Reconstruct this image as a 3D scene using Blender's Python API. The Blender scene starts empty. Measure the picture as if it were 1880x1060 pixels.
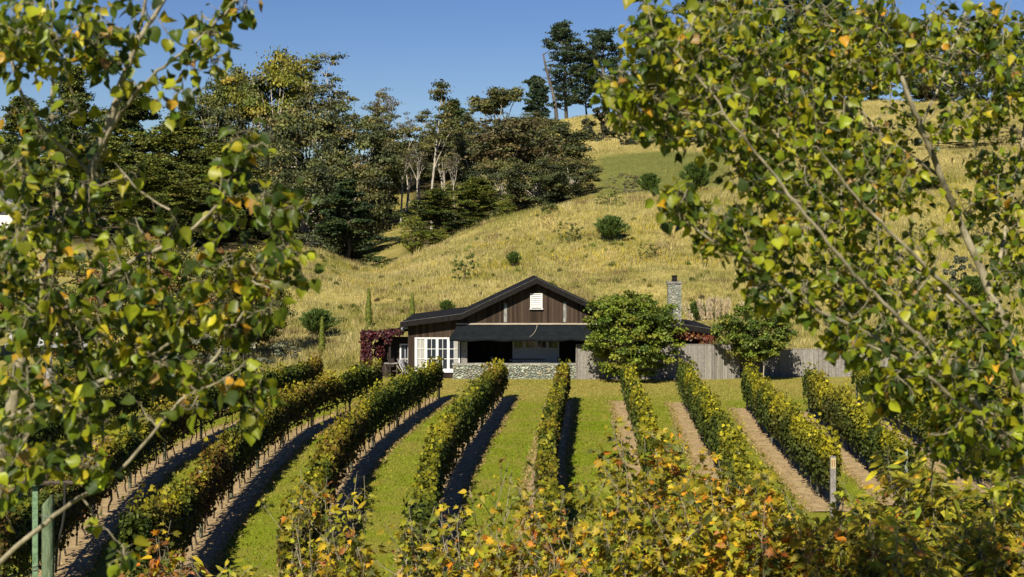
import bpy, math, random
import numpy as np
from math import radians, sin, cos, pi
sc = bpy.context.scene
# ---------------------------------------------------------------- camera, sky, sun, exposure
F = 2600.0; CX = 940.0; HY = 457.0; CZ = 7.4          # focal length in photo pixels, horizon row, eye height
cam = bpy.data.cameras.new("camera"); co = bpy.data.objects.new("camera", cam); sc.collection.objects.link(co)
co.location = (0, 0, CZ); co.rotation_euler = (radians(90), 0, 0)
cam.sensor_width = 36; cam.lens = F / 1880 * 36; cam.shift_y = -(530 - HY) / 1880
cam.clip_start = 0.1; cam.clip_end = 9000
cam.dof.use_dof = True; cam.dof.focus_distance = 82; cam.dof.aperture_fstop = 6.0
sc.camera = co
SD = np.array([0.38, 1.22, -1.0]); SD /= np.linalg.norm(SD)   # way the sunlight travels
SEL = math.asin(-SD[2]); SAZ = math.atan2(-SD[0], -SD[1])
w = bpy.data.worlds.new("World"); sc.world = w; w.use_nodes = True
nt = w.node_tree; bg = nt.nodes["Background"]
sky = nt.nodes.new("ShaderNodeTexSky"); sky.sky_type = 'NISHITA'; sky.sun_disc = False
sky.sun_elevation = SEL; sky.sun_rotation = SAZ; sky.altitude = 0; sky.air_density = 1.0; sky.dust_density = 0.0; sky.ozone_density = 4.0
hsv = nt.nodes.new("ShaderNodeHueSaturation"); hsv.inputs['Saturation'].default_value = 1.22; hsv.inputs['Hue'].default_value = .52
nt.links.new(sky.outputs[0], hsv.inputs['Color']); nt.links.new(hsv.outputs[0], bg.inputs[0]); bg.inputs[1].default_value = 0.05
sl = bpy.data.lights.new("sun", 'SUN'); sl.energy = 5.0; sl.angle = radians(0.5); sl.color = (1, .91, .76)
so = bpy.data.objects.new("sun", sl); sc.collection.objects.link(so)
from mathutils import Vector, Quaternion
so.rotation_euler = Vector(SD).to_track_quat('-Z', 'Y').to_euler()
sc.view_settings.view_transform = 'Standard'; sc.view_settings.look = 'None'
sc.view_settings.exposure = 0.7; sc.view_settings.gamma = 1
sc.render.engine = 'CYCLES'
sc.cycles.max_bounces = 6; sc.cycles.diffuse_bounces = 3; sc.cycles.transparent_max_bounces = 4
COL = sc.collection
R = np.random.default_rng(11); random.seed(11)

# ---------------------------------------------------------------- helpers
def tag(o, label=None, cat=None, group=None, kind=None):
    if label: o['label'] = label
    if cat: o['category'] = cat
    if group: o['group'] = group
    if kind: o['kind'] = kind
    return o
def empty(name, loc=(0, 0, 0), rz=0):
    o = bpy.data.objects.new(name, None); COL.objects.link(o); o.location = loc; o.rotation_euler = (0, 0, rz)
    o.empty_display_size = .2; return o
def copy_tree(o, parent=None):
    c = o.copy(); COL.objects.link(c); c.parent = parent
    for ch in list(o.children): copy_tree(ch, c)
    return c
def mk(name, V, Fc, mat, parent=None, tint=None, smooth=False):
    """link vertices V and faces Fc (array of equal-sided faces, or list of lists) as one mesh object"""
    me = bpy.data.meshes.new(name)
    V = np.asarray(V, dtype=np.float32).reshape(-1, 3)
    if isinstance(Fc, np.ndarray):
        n, k = Fc.shape
        me.vertices.add(len(V)); me.vertices.foreach_set('co', V.ravel())
        me.loops.add(n * k); me.loops.foreach_set('vertex_index', Fc.astype(np.int32).ravel())
        me.polygons.add(n); me.polygons.foreach_set('loop_start', np.arange(0, n * k, k, dtype=np.int32))
        me.polygons.foreach_set('loop_total', np.full(n, k, dtype=np.int32))
        me.update(calc_edges=True)
    else:
        me.from_pydata(V.tolist(), [], [list(map(int, f)) for f in Fc]); me.update()
    if tint is not None:
        a = me.attributes.new('tint', 'FLOAT_COLOR', 'POINT')
        c = np.ones((len(V), 4), np.float32); c[:, :3] = tint; a.data.foreach_set('color', c.ravel())
    if smooth: me.polygons.foreach_set('use_smooth', np.ones(len(me.polygons), bool))
    me.materials.append(mat)
    o = bpy.data.objects.new(name, me); COL.objects.link(o); o.parent = parent
    return o
class MB:
    """collects boxes, prisms and tubes into one mesh"""
    def __init__(s): s.v = []; s.f = []; s.n = 0; s.c = []
    def add(s, V, Fc, col=None):
        V = np.asarray(V, float).reshape(-1, 3)
        s.v.append(V); s.f += [[i + s.n for i in f] for f in Fc]; s.n += len(V)
        s.c.append(np.tile(col if col is not None else (1, 1, 1), (len(V), 1)))
        return s
    def box(s, x0, x1, y0, y1, z0, z1, col=None):
        V = [(x, y, z) for z in (z0, z1) for y in (y0, y1) for x in (x0, x1)]
        return s.add(V, [(0, 2, 3, 1), (4, 5, 7, 6), (0, 1, 5, 4), (2, 6, 7, 3), (0, 4, 6, 2), (1, 3, 7, 5)], col)
    def prism_xz(s, poly, y0, y1, col=None):
        n = len(poly); V = [(x, y0, z) for x, z in poly] + [(x, y1, z) for x, z in poly]
        Fs = [list(range(n)), list(range(2 * n - 1, n - 1, -1))] + [(i, i + n, (i + 1) % n + n, (i + 1) % n) for i in range(n)]
        return s.add(V, Fs, col)
    def tube(s, P, r, k=6, col=None, cap=True):
        V, Fs = tube(P, r, k)
        return s.add(V, [list(f) for f in Fs] + ([list(range(k))[::-1], list(range(len(V) - k, len(V)))] if cap else []), col)
    def bar(s, a, b, r, k=6, col=None): return s.tube([a, b], [r, r], k, col)
    def build(s, name, mat, parent=None, smooth=False):
        return mk(name, np.concatenate(s.v), s.f, mat, parent, np.concatenate(s.c), smooth)
def tube(P, r, k=5):
    P = np.asarray(P, float); n = len(P); r = np.broadcast_to(np.asarray(r, float), (n,))
    T = np.gradient(P, axis=0); T /= np.linalg.norm(T, axis=1)[:, None] + 1e-9
    up = np.where(np.abs(T[:, 2:3]) > .9, np.array([[1., 0, 0]]), np.array([[0, 0, 1.]]))
    A = np.cross(T, up); A /= np.linalg.norm(A, axis=1)[:, None] + 1e-9; B = np.cross(T, A)
    for i in range(1, n):                       # keep the ring from flipping
        a = A[i - 1] - T[i] * (A[i - 1] @ T[i]); a /= np.linalg.norm(a) + 1e-9; A[i] = a; B[i] = np.cross(T[i], a)
    th = np.arange(k) / k * 2 * pi
    V = (P[:, None] + r[:, None, None] * (np.cos(th)[None, :, None] * A[:, None] + np.sin(th)[None, :, None] * B[:, None])).reshape(-1, 3)
    Fs = [(i * k + j, i * k + (j + 1) % k, (i + 1) * k + (j + 1) % k, (i + 1) * k + j) for i in range(n - 1) for j in range(k)]
    return V, Fs
class Tubes:
    def __init__(s): s.V = []; s.F = []; s.n = 0
    def add(s, P, r, k=5):
        V, Fs = tube(P, r, k); s.V.append(V); s.F.append(np.array(Fs) + s.n); s.n += len(V)
    def build(s, name, mat, parent): return mk(name, np.concatenate(s.V), np.concatenate(s.F), mat, parent, None, True)
def unit(a): return a / (np.linalg.norm(a, axis=-1, keepdims=True) + 1e-9)
# leaf outlines in a local frame (side, along, normal), unit length
T_DIA = (np.array([(0, 0, 0), (.42, .5, .13), (0, 1, -.05), (-.42, .5, .13)]), [(0, 1, 2), (0, 2, 3)])
_po = [(.0, .03), (.22, -.04), (.44, .16), (.47, .36), (.34, .6), (.15, .84), (0, 1.08)]
def _leaf(half, cy, fold, curl=.12, wave=0.):
    pts = [(x, y) for x, y in half] + [(-x, y) for x, y in half[-2:0:-1]]
    V = [(x, y, fold * abs(x) - curl * (y - cy) ** 2 + wave * x * (y - .2)) for x, y in pts] + [(0, cy, 0)]
    n = len(pts); return np.array(V), [(i, (i + 1) % n, n) for i in range(n)]
_pn = [(x * .8, y * 1.02) for x, y in _po]; _pr = [(0, .0), (.16, -.05), (.40, .06), (.50, .28), (.40, .55), (.18, .80), (0, .98)]
T_POP = [_leaf(_po, .42, .15, .3), _leaf(_po, .42, .45, -.35, .6), _leaf(_pn, .42, .8, .3, -.5), _leaf(_pr, .42, -.25, .5, .7), _leaf(_pn, .42, 1.3, -.2), _leaf(_pr, .42, .55, .8, -.8)]
_ml = [(0, .12), (.12, .16), (.34, -.04), (.30, .22), (.62, .36), (.34, .46), (.40, .78), (.16, .68), (0, 1.1)]
T_MAPLE = [_leaf(_ml, .36, .45, .5, .5), _leaf([(x * .7, y) for x, y in _ml], .36, .3, -.5, -.6), _leaf([(x * .85, y) for x, y in _ml], .36, .7), _leaf([(x * .6, y) for x, y in _ml], .36, 1.0), _leaf([(0, 0), (.22, .1), (.3, .4), (.14, .75), (0, 1.05)], .4, .5)]
T_VINE = _leaf([(0, .1), (.3, -.05), (.52, .3), (.36, .62), (0, 1)], .4, .2)
T_LANCE = (np.array([(0, 0, 0), (.11, .35, .04), (.09, .7, -.02), (0, 1, -.15), (-.09, .7, -.02), (-.11, .35, .04)]), [(0, 1, 5), (1, 2, 4), (1, 4, 5), (2, 3, 4)])
T_BLADE = (np.array([(-.5, 0, 0), (.5, 0, 0), (0, 1, 0)]), [(0, 1, 2)])
def cards(T, P, A, N, size, width=None):
    """leaf outline T at each P, along A, facing N"""
    V0, F0 = T; P = np.asarray(P); n = len(P); A = unit(A); S = unit(np.cross(A, N)); N = np.cross(S, A)
    size = np.broadcast_to(size, (n,)); width = size if width is None else np.broadcast_to(width, (n,))
    V = P[:, None] + (S[:, None] * V0[None, :, 0:1]) * width[:, None, None] + (A[:, None] * V0[None, :, 1:2] + N[:, None] * V0[None, :, 2:3]) * size[:, None, None]
    Fc = (np.array(F0)[None] + (np.arange(n) * len(V0))[:, None, None]).reshape(-1, len(F0[0]))
    return V.reshape(-1, 3), Fc, len(V0)
def leafmesh(name, T, P, A, N, size, col, mat, parent, width=None):
    P = np.asarray(P); n = len(P); Ts = T if isinstance(T, list) else [T]; which = R.integers(0, len(Ts), n); size = np.broadcast_to(size, (n,)); col = np.asarray(col); Vs, Fs, Cs, o = [], [], [], 0
    for q, t in enumerate(Ts):
        m_ = which == q
        if not m_.any(): continue
        V, Fc, k = cards(t, P[m_], A[m_], N[m_], size[m_], None if width is None else np.broadcast_to(width, (n,))[m_]); Vs.append(V); Fs.append(Fc + o); o += len(V); Cs.append(np.repeat(col[m_], k, axis=0))
    return mk(name, np.concatenate(Vs), np.concatenate(Fs), mat, parent, np.concatenate(Cs))
def rnd3(n, g=None): return unit((g or R).normal(size=(n, 3)))
def mixcol(n, palette, weights, jit=.18, g=None):
    g = g or R; pal = np.array(palette); i = g.choice(len(pal), n, p=np.array(weights) / sum(weights))
    return pal[i] * np.exp(g.normal(0, jit, (n, 1))) * np.exp(g.normal(0, jit * .35, (n, 3)))
def P3(px, py, Y): return np.array([(px - CX) / F * Y, Y, CZ - (py - HY) / F * Y])

# ---------------------------------------------------------------- materials
def node_mat(name):
    m = bpy.data.materials.new(name); m.use_nodes = True; t = m.node_tree
    return m, t, t.nodes["Principled BSDF"], t.nodes["Material Output"]
def leaf_mat(name, rough=.5, trans=.3, spec=.4, sheen=1.0):
    m, t, b, o = node_mat(name)
    a = t.nodes.new("ShaderNodeAttribute"); a.attribute_name = 'tint'
    n = t.nodes.new("ShaderNodeTexNoise"); n.inputs['Scale'].default_value = 35
    tc = t.nodes.new("ShaderNodeTexCoord"); t.links.new(tc.outputs['Object'], n.inputs['Vector'])
    hs = t.nodes.new("ShaderNodeHueSaturation"); mr = t.nodes.new("ShaderNodeMapRange")
    mr.inputs[3].default_value = .7; mr.inputs[4].default_value = 1.3; t.links.new(n.outputs[0], mr.inputs[0])
    t.links.new(mr.outputs[0], hs.inputs['Value']); t.links.new(a.outputs['Color'], hs.inputs['Color'])
    t.links.new(hs.outputs[0], b.inputs['Base Color']); b.inputs['Roughness'].default_value = rough
    b.inputs['Specular IOR Level'].default_value = spec
    if trans > 0:
        tr = t.nodes.new("ShaderNodeBsdfTranslucent"); mx = t.nodes.new("ShaderNodeMixShader"); mx.inputs[0].default_value = trans
        hy = t.nodes.new("ShaderNodeHueSaturation"); hy.inputs['Value'].default_value = 1.25; hy.inputs['Hue'].default_value = .49
        t.links.new(hs.outputs[0], hy.inputs['Color']); t.links.new(hy.outputs[0], tr.inputs['Color'])
        t.links.new(b.outputs[0], mx.inputs[1]); t.links.new(tr.outputs[0], mx.inputs[2]); t.links.new(mx.outputs[0], o.inputs[0])
    return m
def noise_mat(name, c1, c2, scale=4, rough=.85, bump=.3, detail=6, stretch=(1, 1, 1), spec=.3, tint=False):
    m, t, b, o = node_mat(name)
    tc = t.nodes.new("ShaderNodeTexCoord"); mp = t.nodes.new("ShaderNodeMapping"); mp.inputs['Scale'].default_value = stretch
    n = t.nodes.new("ShaderNodeTexNoise"); n.inputs['Scale'].default_value = scale; n.inputs['Detail'].default_value = detail; n.inputs['Roughness'].default_value = .65
    r = t.nodes.new("ShaderNodeValToRGB"); r.color_ramp.elements[0].color = (*c1, 1); r.color_ramp.elements[1].color = (*c2, 1)
    r.color_ramp.elements[0].position = .32; r.color_ramp.elements[1].position = .68
    bp = t.nodes.new("ShaderNodeBump"); bp.inputs['Strength'].default_value = bump; bp.inputs['Distance'].default_value = .03
    t.links.new(tc.outputs['Object'], mp.inputs[0]); t.links.new(mp.outputs[0], n.inputs['Vector']); t.links.new(n.outputs[0], r.inputs[0])
    src = r.outputs[0]
    if tint:
        a = t.nodes.new("ShaderNodeAttribute"); a.attribute_name = 'tint'
        mm = t.nodes.new("ShaderNodeMix"); mm.data_type = 'RGBA'; mm.blend_type = 'MULTIPLY'; mm.inputs[0].default_value = 1
        t.links.new(r.outputs[0], mm.inputs[6]); t.links.new(a.outputs['Color'], mm.inputs[7]); src = mm.outputs[2]
    t.links.new(src, b.inputs['Base Color']); t.links.new(n.outputs[0], bp.inputs['Height']); t.links.new(bp.outputs[0], b.inputs['Normal'])
    b.inputs['Roughness'].default_value = rough; b.inputs['Specular IOR Level'].default_value = spec
    return m
def board_mat(name, c1, c2, width=.16):
    """vertical weathered boards: one tone per board, dark joints, streaky grain"""
    m, t, b, o = node_mat(name); L = t.links.new
    tc = t.nodes.new("ShaderNodeTexCoord"); sx = t.nodes.new("ShaderNodeSeparateXYZ"); L(tc.outputs['Object'], sx.inputs[0])
    ad = t.nodes.new("ShaderNodeMath"); ad.operation = 'ADD'; L(sx.outputs[0], ad.inputs[0]); L(sx.outputs[1], ad.inputs[1])
    dv = t.nodes.new("ShaderNodeMath"); dv.operation = 'DIVIDE'; dv.inputs[1].default_value = width; L(ad.outputs[0], dv.inputs[0])
    fl = t.nodes.new("ShaderNodeMath"); fl.operation = 'FLOOR'; L(dv.outputs[0], fl.inputs[0])
    fr = t.nodes.new("ShaderNodeMath"); fr.operation = 'FRACT'; L(dv.outputs[0], fr.inputs[0])
    wn = t.nodes.new("ShaderNodeTexWhiteNoise"); wn.noise_dimensions = '1D'; L(fl.outputs[0], wn.inputs['W'])
    mp = t.nodes.new("ShaderNodeMapping"); mp.inputs['Scale'].default_value = (14, 14, 1.2); L(tc.outputs['Object'], mp.inputs[0])
    n = t.nodes.new("ShaderNodeTexNoise"); n.inputs['Scale'].default_value = 1; n.inputs['Detail'].default_value = 5; L(mp.outputs[0], n.inputs['Vector'])
    av = t.nodes.new("ShaderNodeMath"); av.operation = 'ADD'; L(wn.outputs[0], av.inputs[0]); L(n.outputs[0], av.inputs[1])
    hf = t.nodes.new("ShaderNodeMath"); hf.operation = 'MULTIPLY'; hf.inputs[1].default_value = .5; L(av.outputs[0], hf.inputs[0])
    r = t.nodes.new("ShaderNodeValToRGB"); r.color_ramp.elements[0].color = (*c1, 1); r.color_ramp.elements[1].color = (*c2, 1)
    r.color_ramp.elements[0].position = .25; r.color_ramp.elements[1].position = .78; L(hf.outputs[0], r.inputs[0])
    gr = t.nodes.new("ShaderNodeMath"); gr.operation = 'LESS_THAN'; gr.inputs[1].default_value = .1; L(fr.outputs[0], gr.inputs[0])
    bp = t.nodes.new("ShaderNodeBump"); bp.inputs['Strength'].default_value = .9; bp.inputs['Distance'].default_value = .02; bp.invert = True
    L(gr.outputs[0], bp.inputs['Height']); L(bp.outputs[0], b.inputs['Normal'])
    L(r.outputs[0], b.inputs['Base Color']); b.inputs['Roughness'].default_value = .85; b.inputs['Specular IOR Level'].default_value = .2
    return m
def plain(name, c, rough=.6, spec=.4, metal=0):
    return noise_mat(name, tuple(x * .88 for x in c), tuple(min(1, x * 1.12) for x in c), 9, rough, .08, 4, spec=spec)
M = {}
M['leaf_far'] = leaf_mat('tree_foliage', .55, .24, .3)
M['leaf_pop'] = leaf_mat('poplar_leaf', .42, .38, .3)
M['leaf_sap'] = leaf_mat('maple_leaf', .5, .4, .25)
M['leaf_vine'] = leaf_mat('grape_leaf', .55, .18, .12)
M['grass'] = leaf_mat('grass_blade', .8, .3, .03)
M['bark_pale'] = noise_mat('pale_bark', (.20, .17, .13), (.50, .46, .38), 3, stretch=(2, 2, .5))
M['bark_dark'] = noise_mat('dark_bark', (.035, .028, .02), (.10, .08, .06), 4, stretch=(2, 2, .5))
M['bark_pop'] = noise_mat('poplar_bark', (.08, .07, .04), (.36, .32, .21), 14, stretch=(1, 1, .6))
M['vine_wood'] = noise_mat('vine_wood', (.03, .022, .016), (.09, .07, .05), 20)
M['post'] = noise_mat('treated_post', (.13, .16, .12), (.26, .29, .22), 12, stretch=(1, 1, .2))
M['post_green'] = noise_mat('green_post', (.045, .075, .04), (.19, .24, .14), 26, stretch=(1, 1, .22), bump=.9, detail=9, spec=.1)
M['metal_green'] = noise_mat('green_metal', (.06, .12, .06), (.17, .26, .15), 30, .5, .3)
M['wire'] = plain('wire', (.10, .095, .085), .6)
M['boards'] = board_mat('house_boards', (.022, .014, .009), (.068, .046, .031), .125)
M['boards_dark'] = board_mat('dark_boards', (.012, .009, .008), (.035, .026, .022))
M['lichen'] = noise_mat('lichen_board', (.05, .045, .04), (.35, .36, .33), 9, stretch=(1, 1, .5), detail=8)
M['fascia'] = noise_mat('black_fascia', (.006, .006, .006), (.020, .017, .015), 6, spec=.08)
M['roof'] = noise_mat('roof_iron', (.006, .006, .006), (.016, .015, .014), 3, .8, spec=.1)
M['white'] = plain('white_paint', (.62, .62, .60), .45)
M['curtain'] = noise_mat('curtain', (.24, .24, .22), (.42, .42, .38), 14, .9, .2, stretch=(3, 3, .15))
M['cloth'] = noise_mat('awning_cloth', (.008, .010, .012), (.014, .017, .019), 3, .95, .1, spec=.04)
M['pale_wood'] = noise_mat('pale_timber', (.26, .22, .16), (.45, .40, .31), 8, stretch=(.3, 3, 3))
M['grey_wood'] = noise_mat('grey_timber', (.12, .11, .10), (.27, .25, .23), 8)
M['stone'] = noise_mat('river_stone', (.62, .66, .60), (1.15, 1.15, 1.1), 10, .85, .4, tint=True)
M['mortar'] = noise_mat('mortar', (.055, .057, .05), (.12, .12, .105), 12)
M['brush'] = None
M['red_leaf'] = leaf_mat('creeper_leaf', .5, .2, .3)
M['china'] = plain('white_ceramic', (.5, .5, .48), .25)
M['steel'] = plain('galvanised_steel', (.24, .25, .25), .5)
gm, t_, b_, o_ = node_mat('window_glass'); b_.inputs['Base Color'].default_value = (.015, .022, .035, 1); b_.inputs['Roughness'].default_value = .06; b_.inputs['Specular IOR Level'].default_value = .9
M['glass'] = gm
def brush_mat():
    m, t, b, o = node_mat('brushwood'); L = t.links.new
    a = t.nodes.new("ShaderNodeAttribute"); a.attribute_name = 'tint'
    L(a.outputs['Color'], b.inputs['Base Color']); b.inputs['Roughness'].default_value = .9; b.inputs['Specular IOR Level'].default_value = .1
    return m
M['brush'] = brush_mat()

# ---------------------------------------------------------------- terrain
UC = np.array([-800, -200, 0, 200, 400, 530, 590, 645, 700, 830, 900, 950, 1090, 1200, 1300, 1400, 1600, 1880, 2600.])
YS = [0, 4, 8, 12, 16, 20, 24, 28, 32, 85, 95]
ZN = [5.7, 5.45, 4.75, 3.75, 2.7, 1.75, .95, .35, 0, 0, .5]
tab = [np.full(len(UC), z) for z in ZN]
def _py(Y, row): YS.append(Y); tab.append(CZ - (np.array(row, float) - HY) * Y / F)
_py(110, [590, 590, 590, 590, 590, 588, 588, 588, 582, 578, 575, 572, 568, 566, 564, 560, 555, 550, 550])
_py(130, [520, 520, 520, 520, 515, 508, 503, 520, 522, 505, 497, 490, 478, 473, 470, 465, 458, 450, 450])
_py(155, [480, 480, 475, 470, 470, 458, 448, 490, 500, 436, 404, 390, 363, 354, 348, 343, 333, 323, 320])
_py(175, [440, 440, 440, 440, 450, 475, 485, 495, 482, 450, 428, 410, 370, 350, 338, 330, 315, 300, 300])
_py(205, [400, 400, 400, 400, 410, 430, 435, 440, 420, 412, 392, 372, 320, 302, 302, 292, 272, 255, 250])
_py(235, [330, 330, 330, 330, 340, 350, 360, 368, 370, 352, 332, 310, 275, 268, 272, 262, 240, 225, 220])
_py(285, [290, 290, 290, 290, 290, 290, 290, 300, 300, 272, 246, 228, 208, 203, 198, 190, 183, 183, 180])
YS += [340, 450, 700]; tab += [tab[-1] - 5, np.full(len(UC), 8.), np.full(len(UC), 0.)]
tab = np.array(tab); YS = np.array(YS, float)
_gu = np.arange(-800, 2601, 20.); _gy = np.concatenate([np.arange(0, 340, 2.), np.arange(340, 701, 10.)])
_t1 = np.array([np.interp(_gu, UC, r) for r in tab]); Hg = np.array([np.interp(_gy, YS, _t1[:, j]) for j in range(len(_gu))]).T
def _blur(a, ax, it):
    for _ in range(it):
        p = np.concatenate([a.take([0], ax), a, a.take([-1], ax)], ax); n = a.shape[ax]
        a = (p.take(range(n), ax) + 2 * p.take(range(1, n + 1), ax) + p.take(range(2, n + 2), ax)) / 4
    return a
_mask = np.clip((_gy - 82) / 14, 0, 1)[:, None]
Hs = _blur(_blur(Hg, 0, 5), 1, 3); Hg = Hg * (1 - _mask) + Hs * _mask
def vnoise(X, Y, s, seed=0):
    """smooth value noise, for bumps and patches"""
    g = np.random.default_rng(seed); tb = g.random((64, 64)); x = np.asarray(X) / s; y = np.asarray(Y) / s
    i = np.floor(x).astype(int); j = np.floor(y).astype(int); fx = x - i; fy = y - j; fx = fx * fx * (3 - 2 * fx); fy = fy * fy * (3 - 2 * fy)
    q = lambda a, b: tb[a % 64, b % 64]
    return (q(i, j) * (1 - fx) + q(i + 1, j) * fx) * (1 - fy) + (q(i, j + 1) * (1 - fx) + q(i + 1, j + 1) * fx) * fy
def H(X, Y):
    X = np.asarray(X, float); Y = np.asarray(Y, float)
    u = np.clip(CX + F * X / np.maximum(Y, 1.), -800, 2599.9); y = np.clip(Y, 0, 699.9)
    fu = (u + 800) / 20; iu = np.clip(fu.astype(int), 0, len(_gu) - 2); fu = fu - iu
    iy = np.clip(np.searchsorted(_gy, y, side='right') - 1, 0, len(_gy) - 2); fy = (y - _gy[iy]) / (_gy[iy + 1] - _gy[iy])
    z = (Hg[iy, iu] * (1 - fu) + Hg[iy, iu + 1] * fu) * (1 - fy) + (Hg[iy + 1, iu] * (1 - fu) + Hg[iy + 1, iu + 1] * fu) * fy
    k = np.clip((Y - 92) / 20, 0, 1)
    return z + k * ((vnoise(X, Y, 9, 3) - .5) * .8 + (vnoise(X, Y, 3.5, 4) - .5) * .35 + (vnoise(X * .22 + 3, Y + .12 * X, 1.9, 5) - .5) * .55 * np.clip((175 - Y) / 20, .25, 1))
def hp(px, Y): X = (px - CX) / F * Y; return np.array([X, Y, float(H(X, Y))])
gx = np.concatenate([[-4000, -1500, -700], np.arange(-400, -160, 12), np.arange(-160, 160, 1.6), np.arange(160, 401, 12), [700, 1500, 4000]])
gy = np.concatenate([[-600, -60, -20, -8], np.arange(0, 84, 2.), np.arange(84, 170, 1.2), np.arange(170, 300, 2), np.arange(300, 701, 20), [1200, 2500, 6000]])
GX, GY = np.meshgrid(gx, gy); GZ = H(GX, np.maximum(GY, 0)); GZ = np.where(GY > 701, 0, GZ)
nx, ny = len(gx), len(gy); ii = np.arange(ny - 1)[:, None] * nx + np.arange(nx - 1)[None]
FQ = np.stack([ii, ii + 1, ii + nx + 1, ii + nx], -1).reshape(-1, 4)
GU = CX + F * GX / np.maximum(GY, 1)
def smooth(a, b, x): t = np.clip((x - a) / (b - a), 0, 1); return t * t * (3 - 2 * t)
lawn = (1 - .5 * smooth(67, 74, GY + 3 * (vnoise(GX, GY, 2, 33) - .5))) * (1 - smooth(83, 90, GY + 3 * (vnoise(GX, GY, 4, 8) - .5)))
padd = smooth(1075, 1110, GU) * (1 - smooth(1300, 1400, GU)) * smooth(160, 168, GY) * (1 - smooth(224, 232, GY + 4 * vnoise(GX, GY, 5, 6)))
wood = smooth(158, 172, GY) * (1 - smooth(1040, 1100, GU)) * (1 - .8 * smooth(640, 690, GU) * (1 - smooth(740, 770, GU))); wood *= 1 - smooth(800, 850, GU) * smooth(205, 222, GY); wood = np.maximum(wood, smooth(292, 300, GY))
zone = np.stack([lawn, padd, wood], -1).reshape(-1, 3)
def terrain_mat():
    m, t, b, o = node_mat('hill_and_lawn'); L = t.links.new
    tc = t.nodes.new("ShaderNodeTexCoord"); a = t.nodes.new("ShaderNodeAttribute"); a.attribute_name = 'tint'
    sp = t.nodes.new("ShaderNodeSeparateColor"); L(a.outputs['Color'], sp.inputs[0])
    def nz(s, d=5):
        n = t.nodes.new("ShaderNodeTexNoise"); n.inputs['Scale'].default_value = s; n.inputs['Detail'].default_value = d; n.inputs['Roughness'].default_value = .65
        L(tc.outputs['Object'], n.inputs['Vector']); return n.outputs[0]
    def ramp(src, stops):
        r = t.nodes.new("ShaderNodeValToRGB"); e = r.color_ramp.elements
        while len(e) < len(stops): e.new(.5)
        for k, (p, c) in enumerate(stops): e[k].position = p; e[k].color = (*c, 1)
        L(src, r.inputs[0]); return r.outputs[0]
    def mix(f, c1, c2):
        x = t.nodes.new("ShaderNodeMix"); x.data_type = 'RGBA'; L(f, x.inputs[0]); L(c1, x.inputs[6]); L(c2, x.inputs[7]); return x.outputs[2]
    big = nz(.12, 6); mid = nz(1.3, 6); fine = nz(14, 4)
    hill = ramp(mid, [(.25, (.20, .155, .035)), (.5, (.33, .27, .085)), (.8, (.42, .36, .15))])
    hillg = ramp(mid, [(.25, (.10, .115, .025)), (.6, (.22, .20, .045)), (.85, (.33, .27, .08))])
    bf = ramp(big, [(.38, (0, 0, 0)), (.68, (1, 1, 1))]); hill = mix(bf, hill, hillg)
    lw = ramp(fine, [(.25, (.09, .125, .006)), (.55, (.17, .20, .010)), (.85, (.24, .24, .03))])
    lw2 = ramp(fine, [(.25, (.14, .13, .02)), (.6, (.25, .21, .045)), (.85, (.33, .26, .08))])
    lb = ramp(nz(.35, 5), [(.42, (0, 0, 0)), (.66, (1, 1, 1))]); lw = mix(lb, lw, lw2)
    pd = ramp(mid, [(.25, (.075, .095, .02)), (.55, (.135, .145, .036)), (.85, (.20, .185, .05))])
    wd = ramp(mid, [(.3, (.025, .024, .010)), (.8, (.09, .075, .03))])
    c = mix(sp.outputs[0], hill, lw); c = mix(sp.outputs[1], c, pd); c = mix(sp.outputs[2], c, wd)
    L(c, b.inputs['Base Color']); b.inputs['Roughness'].default_value = .95; b.inputs['Specular IOR Level'].default_value = .1
    bp = t.nodes.new("ShaderNodeBump"); bp.inputs['Strength'].default_value = .6; bp.inputs['Distance'].default_value = .12; L(mid, bp.inputs['Height'])
    bp2 = t.nodes.new("ShaderNodeBump"); bp2.inputs['Strength'].default_value = .5; bp2.inputs['Distance'].default_value = .04; L(fine, bp2.inputs['Height']); L(bp.outputs[0], bp2.inputs['Normal'])
    L(bp2.outputs[0], b.inputs['Normal']); return m
tag(mk('terrain', np.stack([GX, GY, GZ], -1).reshape(-1, 3), FQ, terrain_mat(), None, zone, True), kind='structure')

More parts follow.
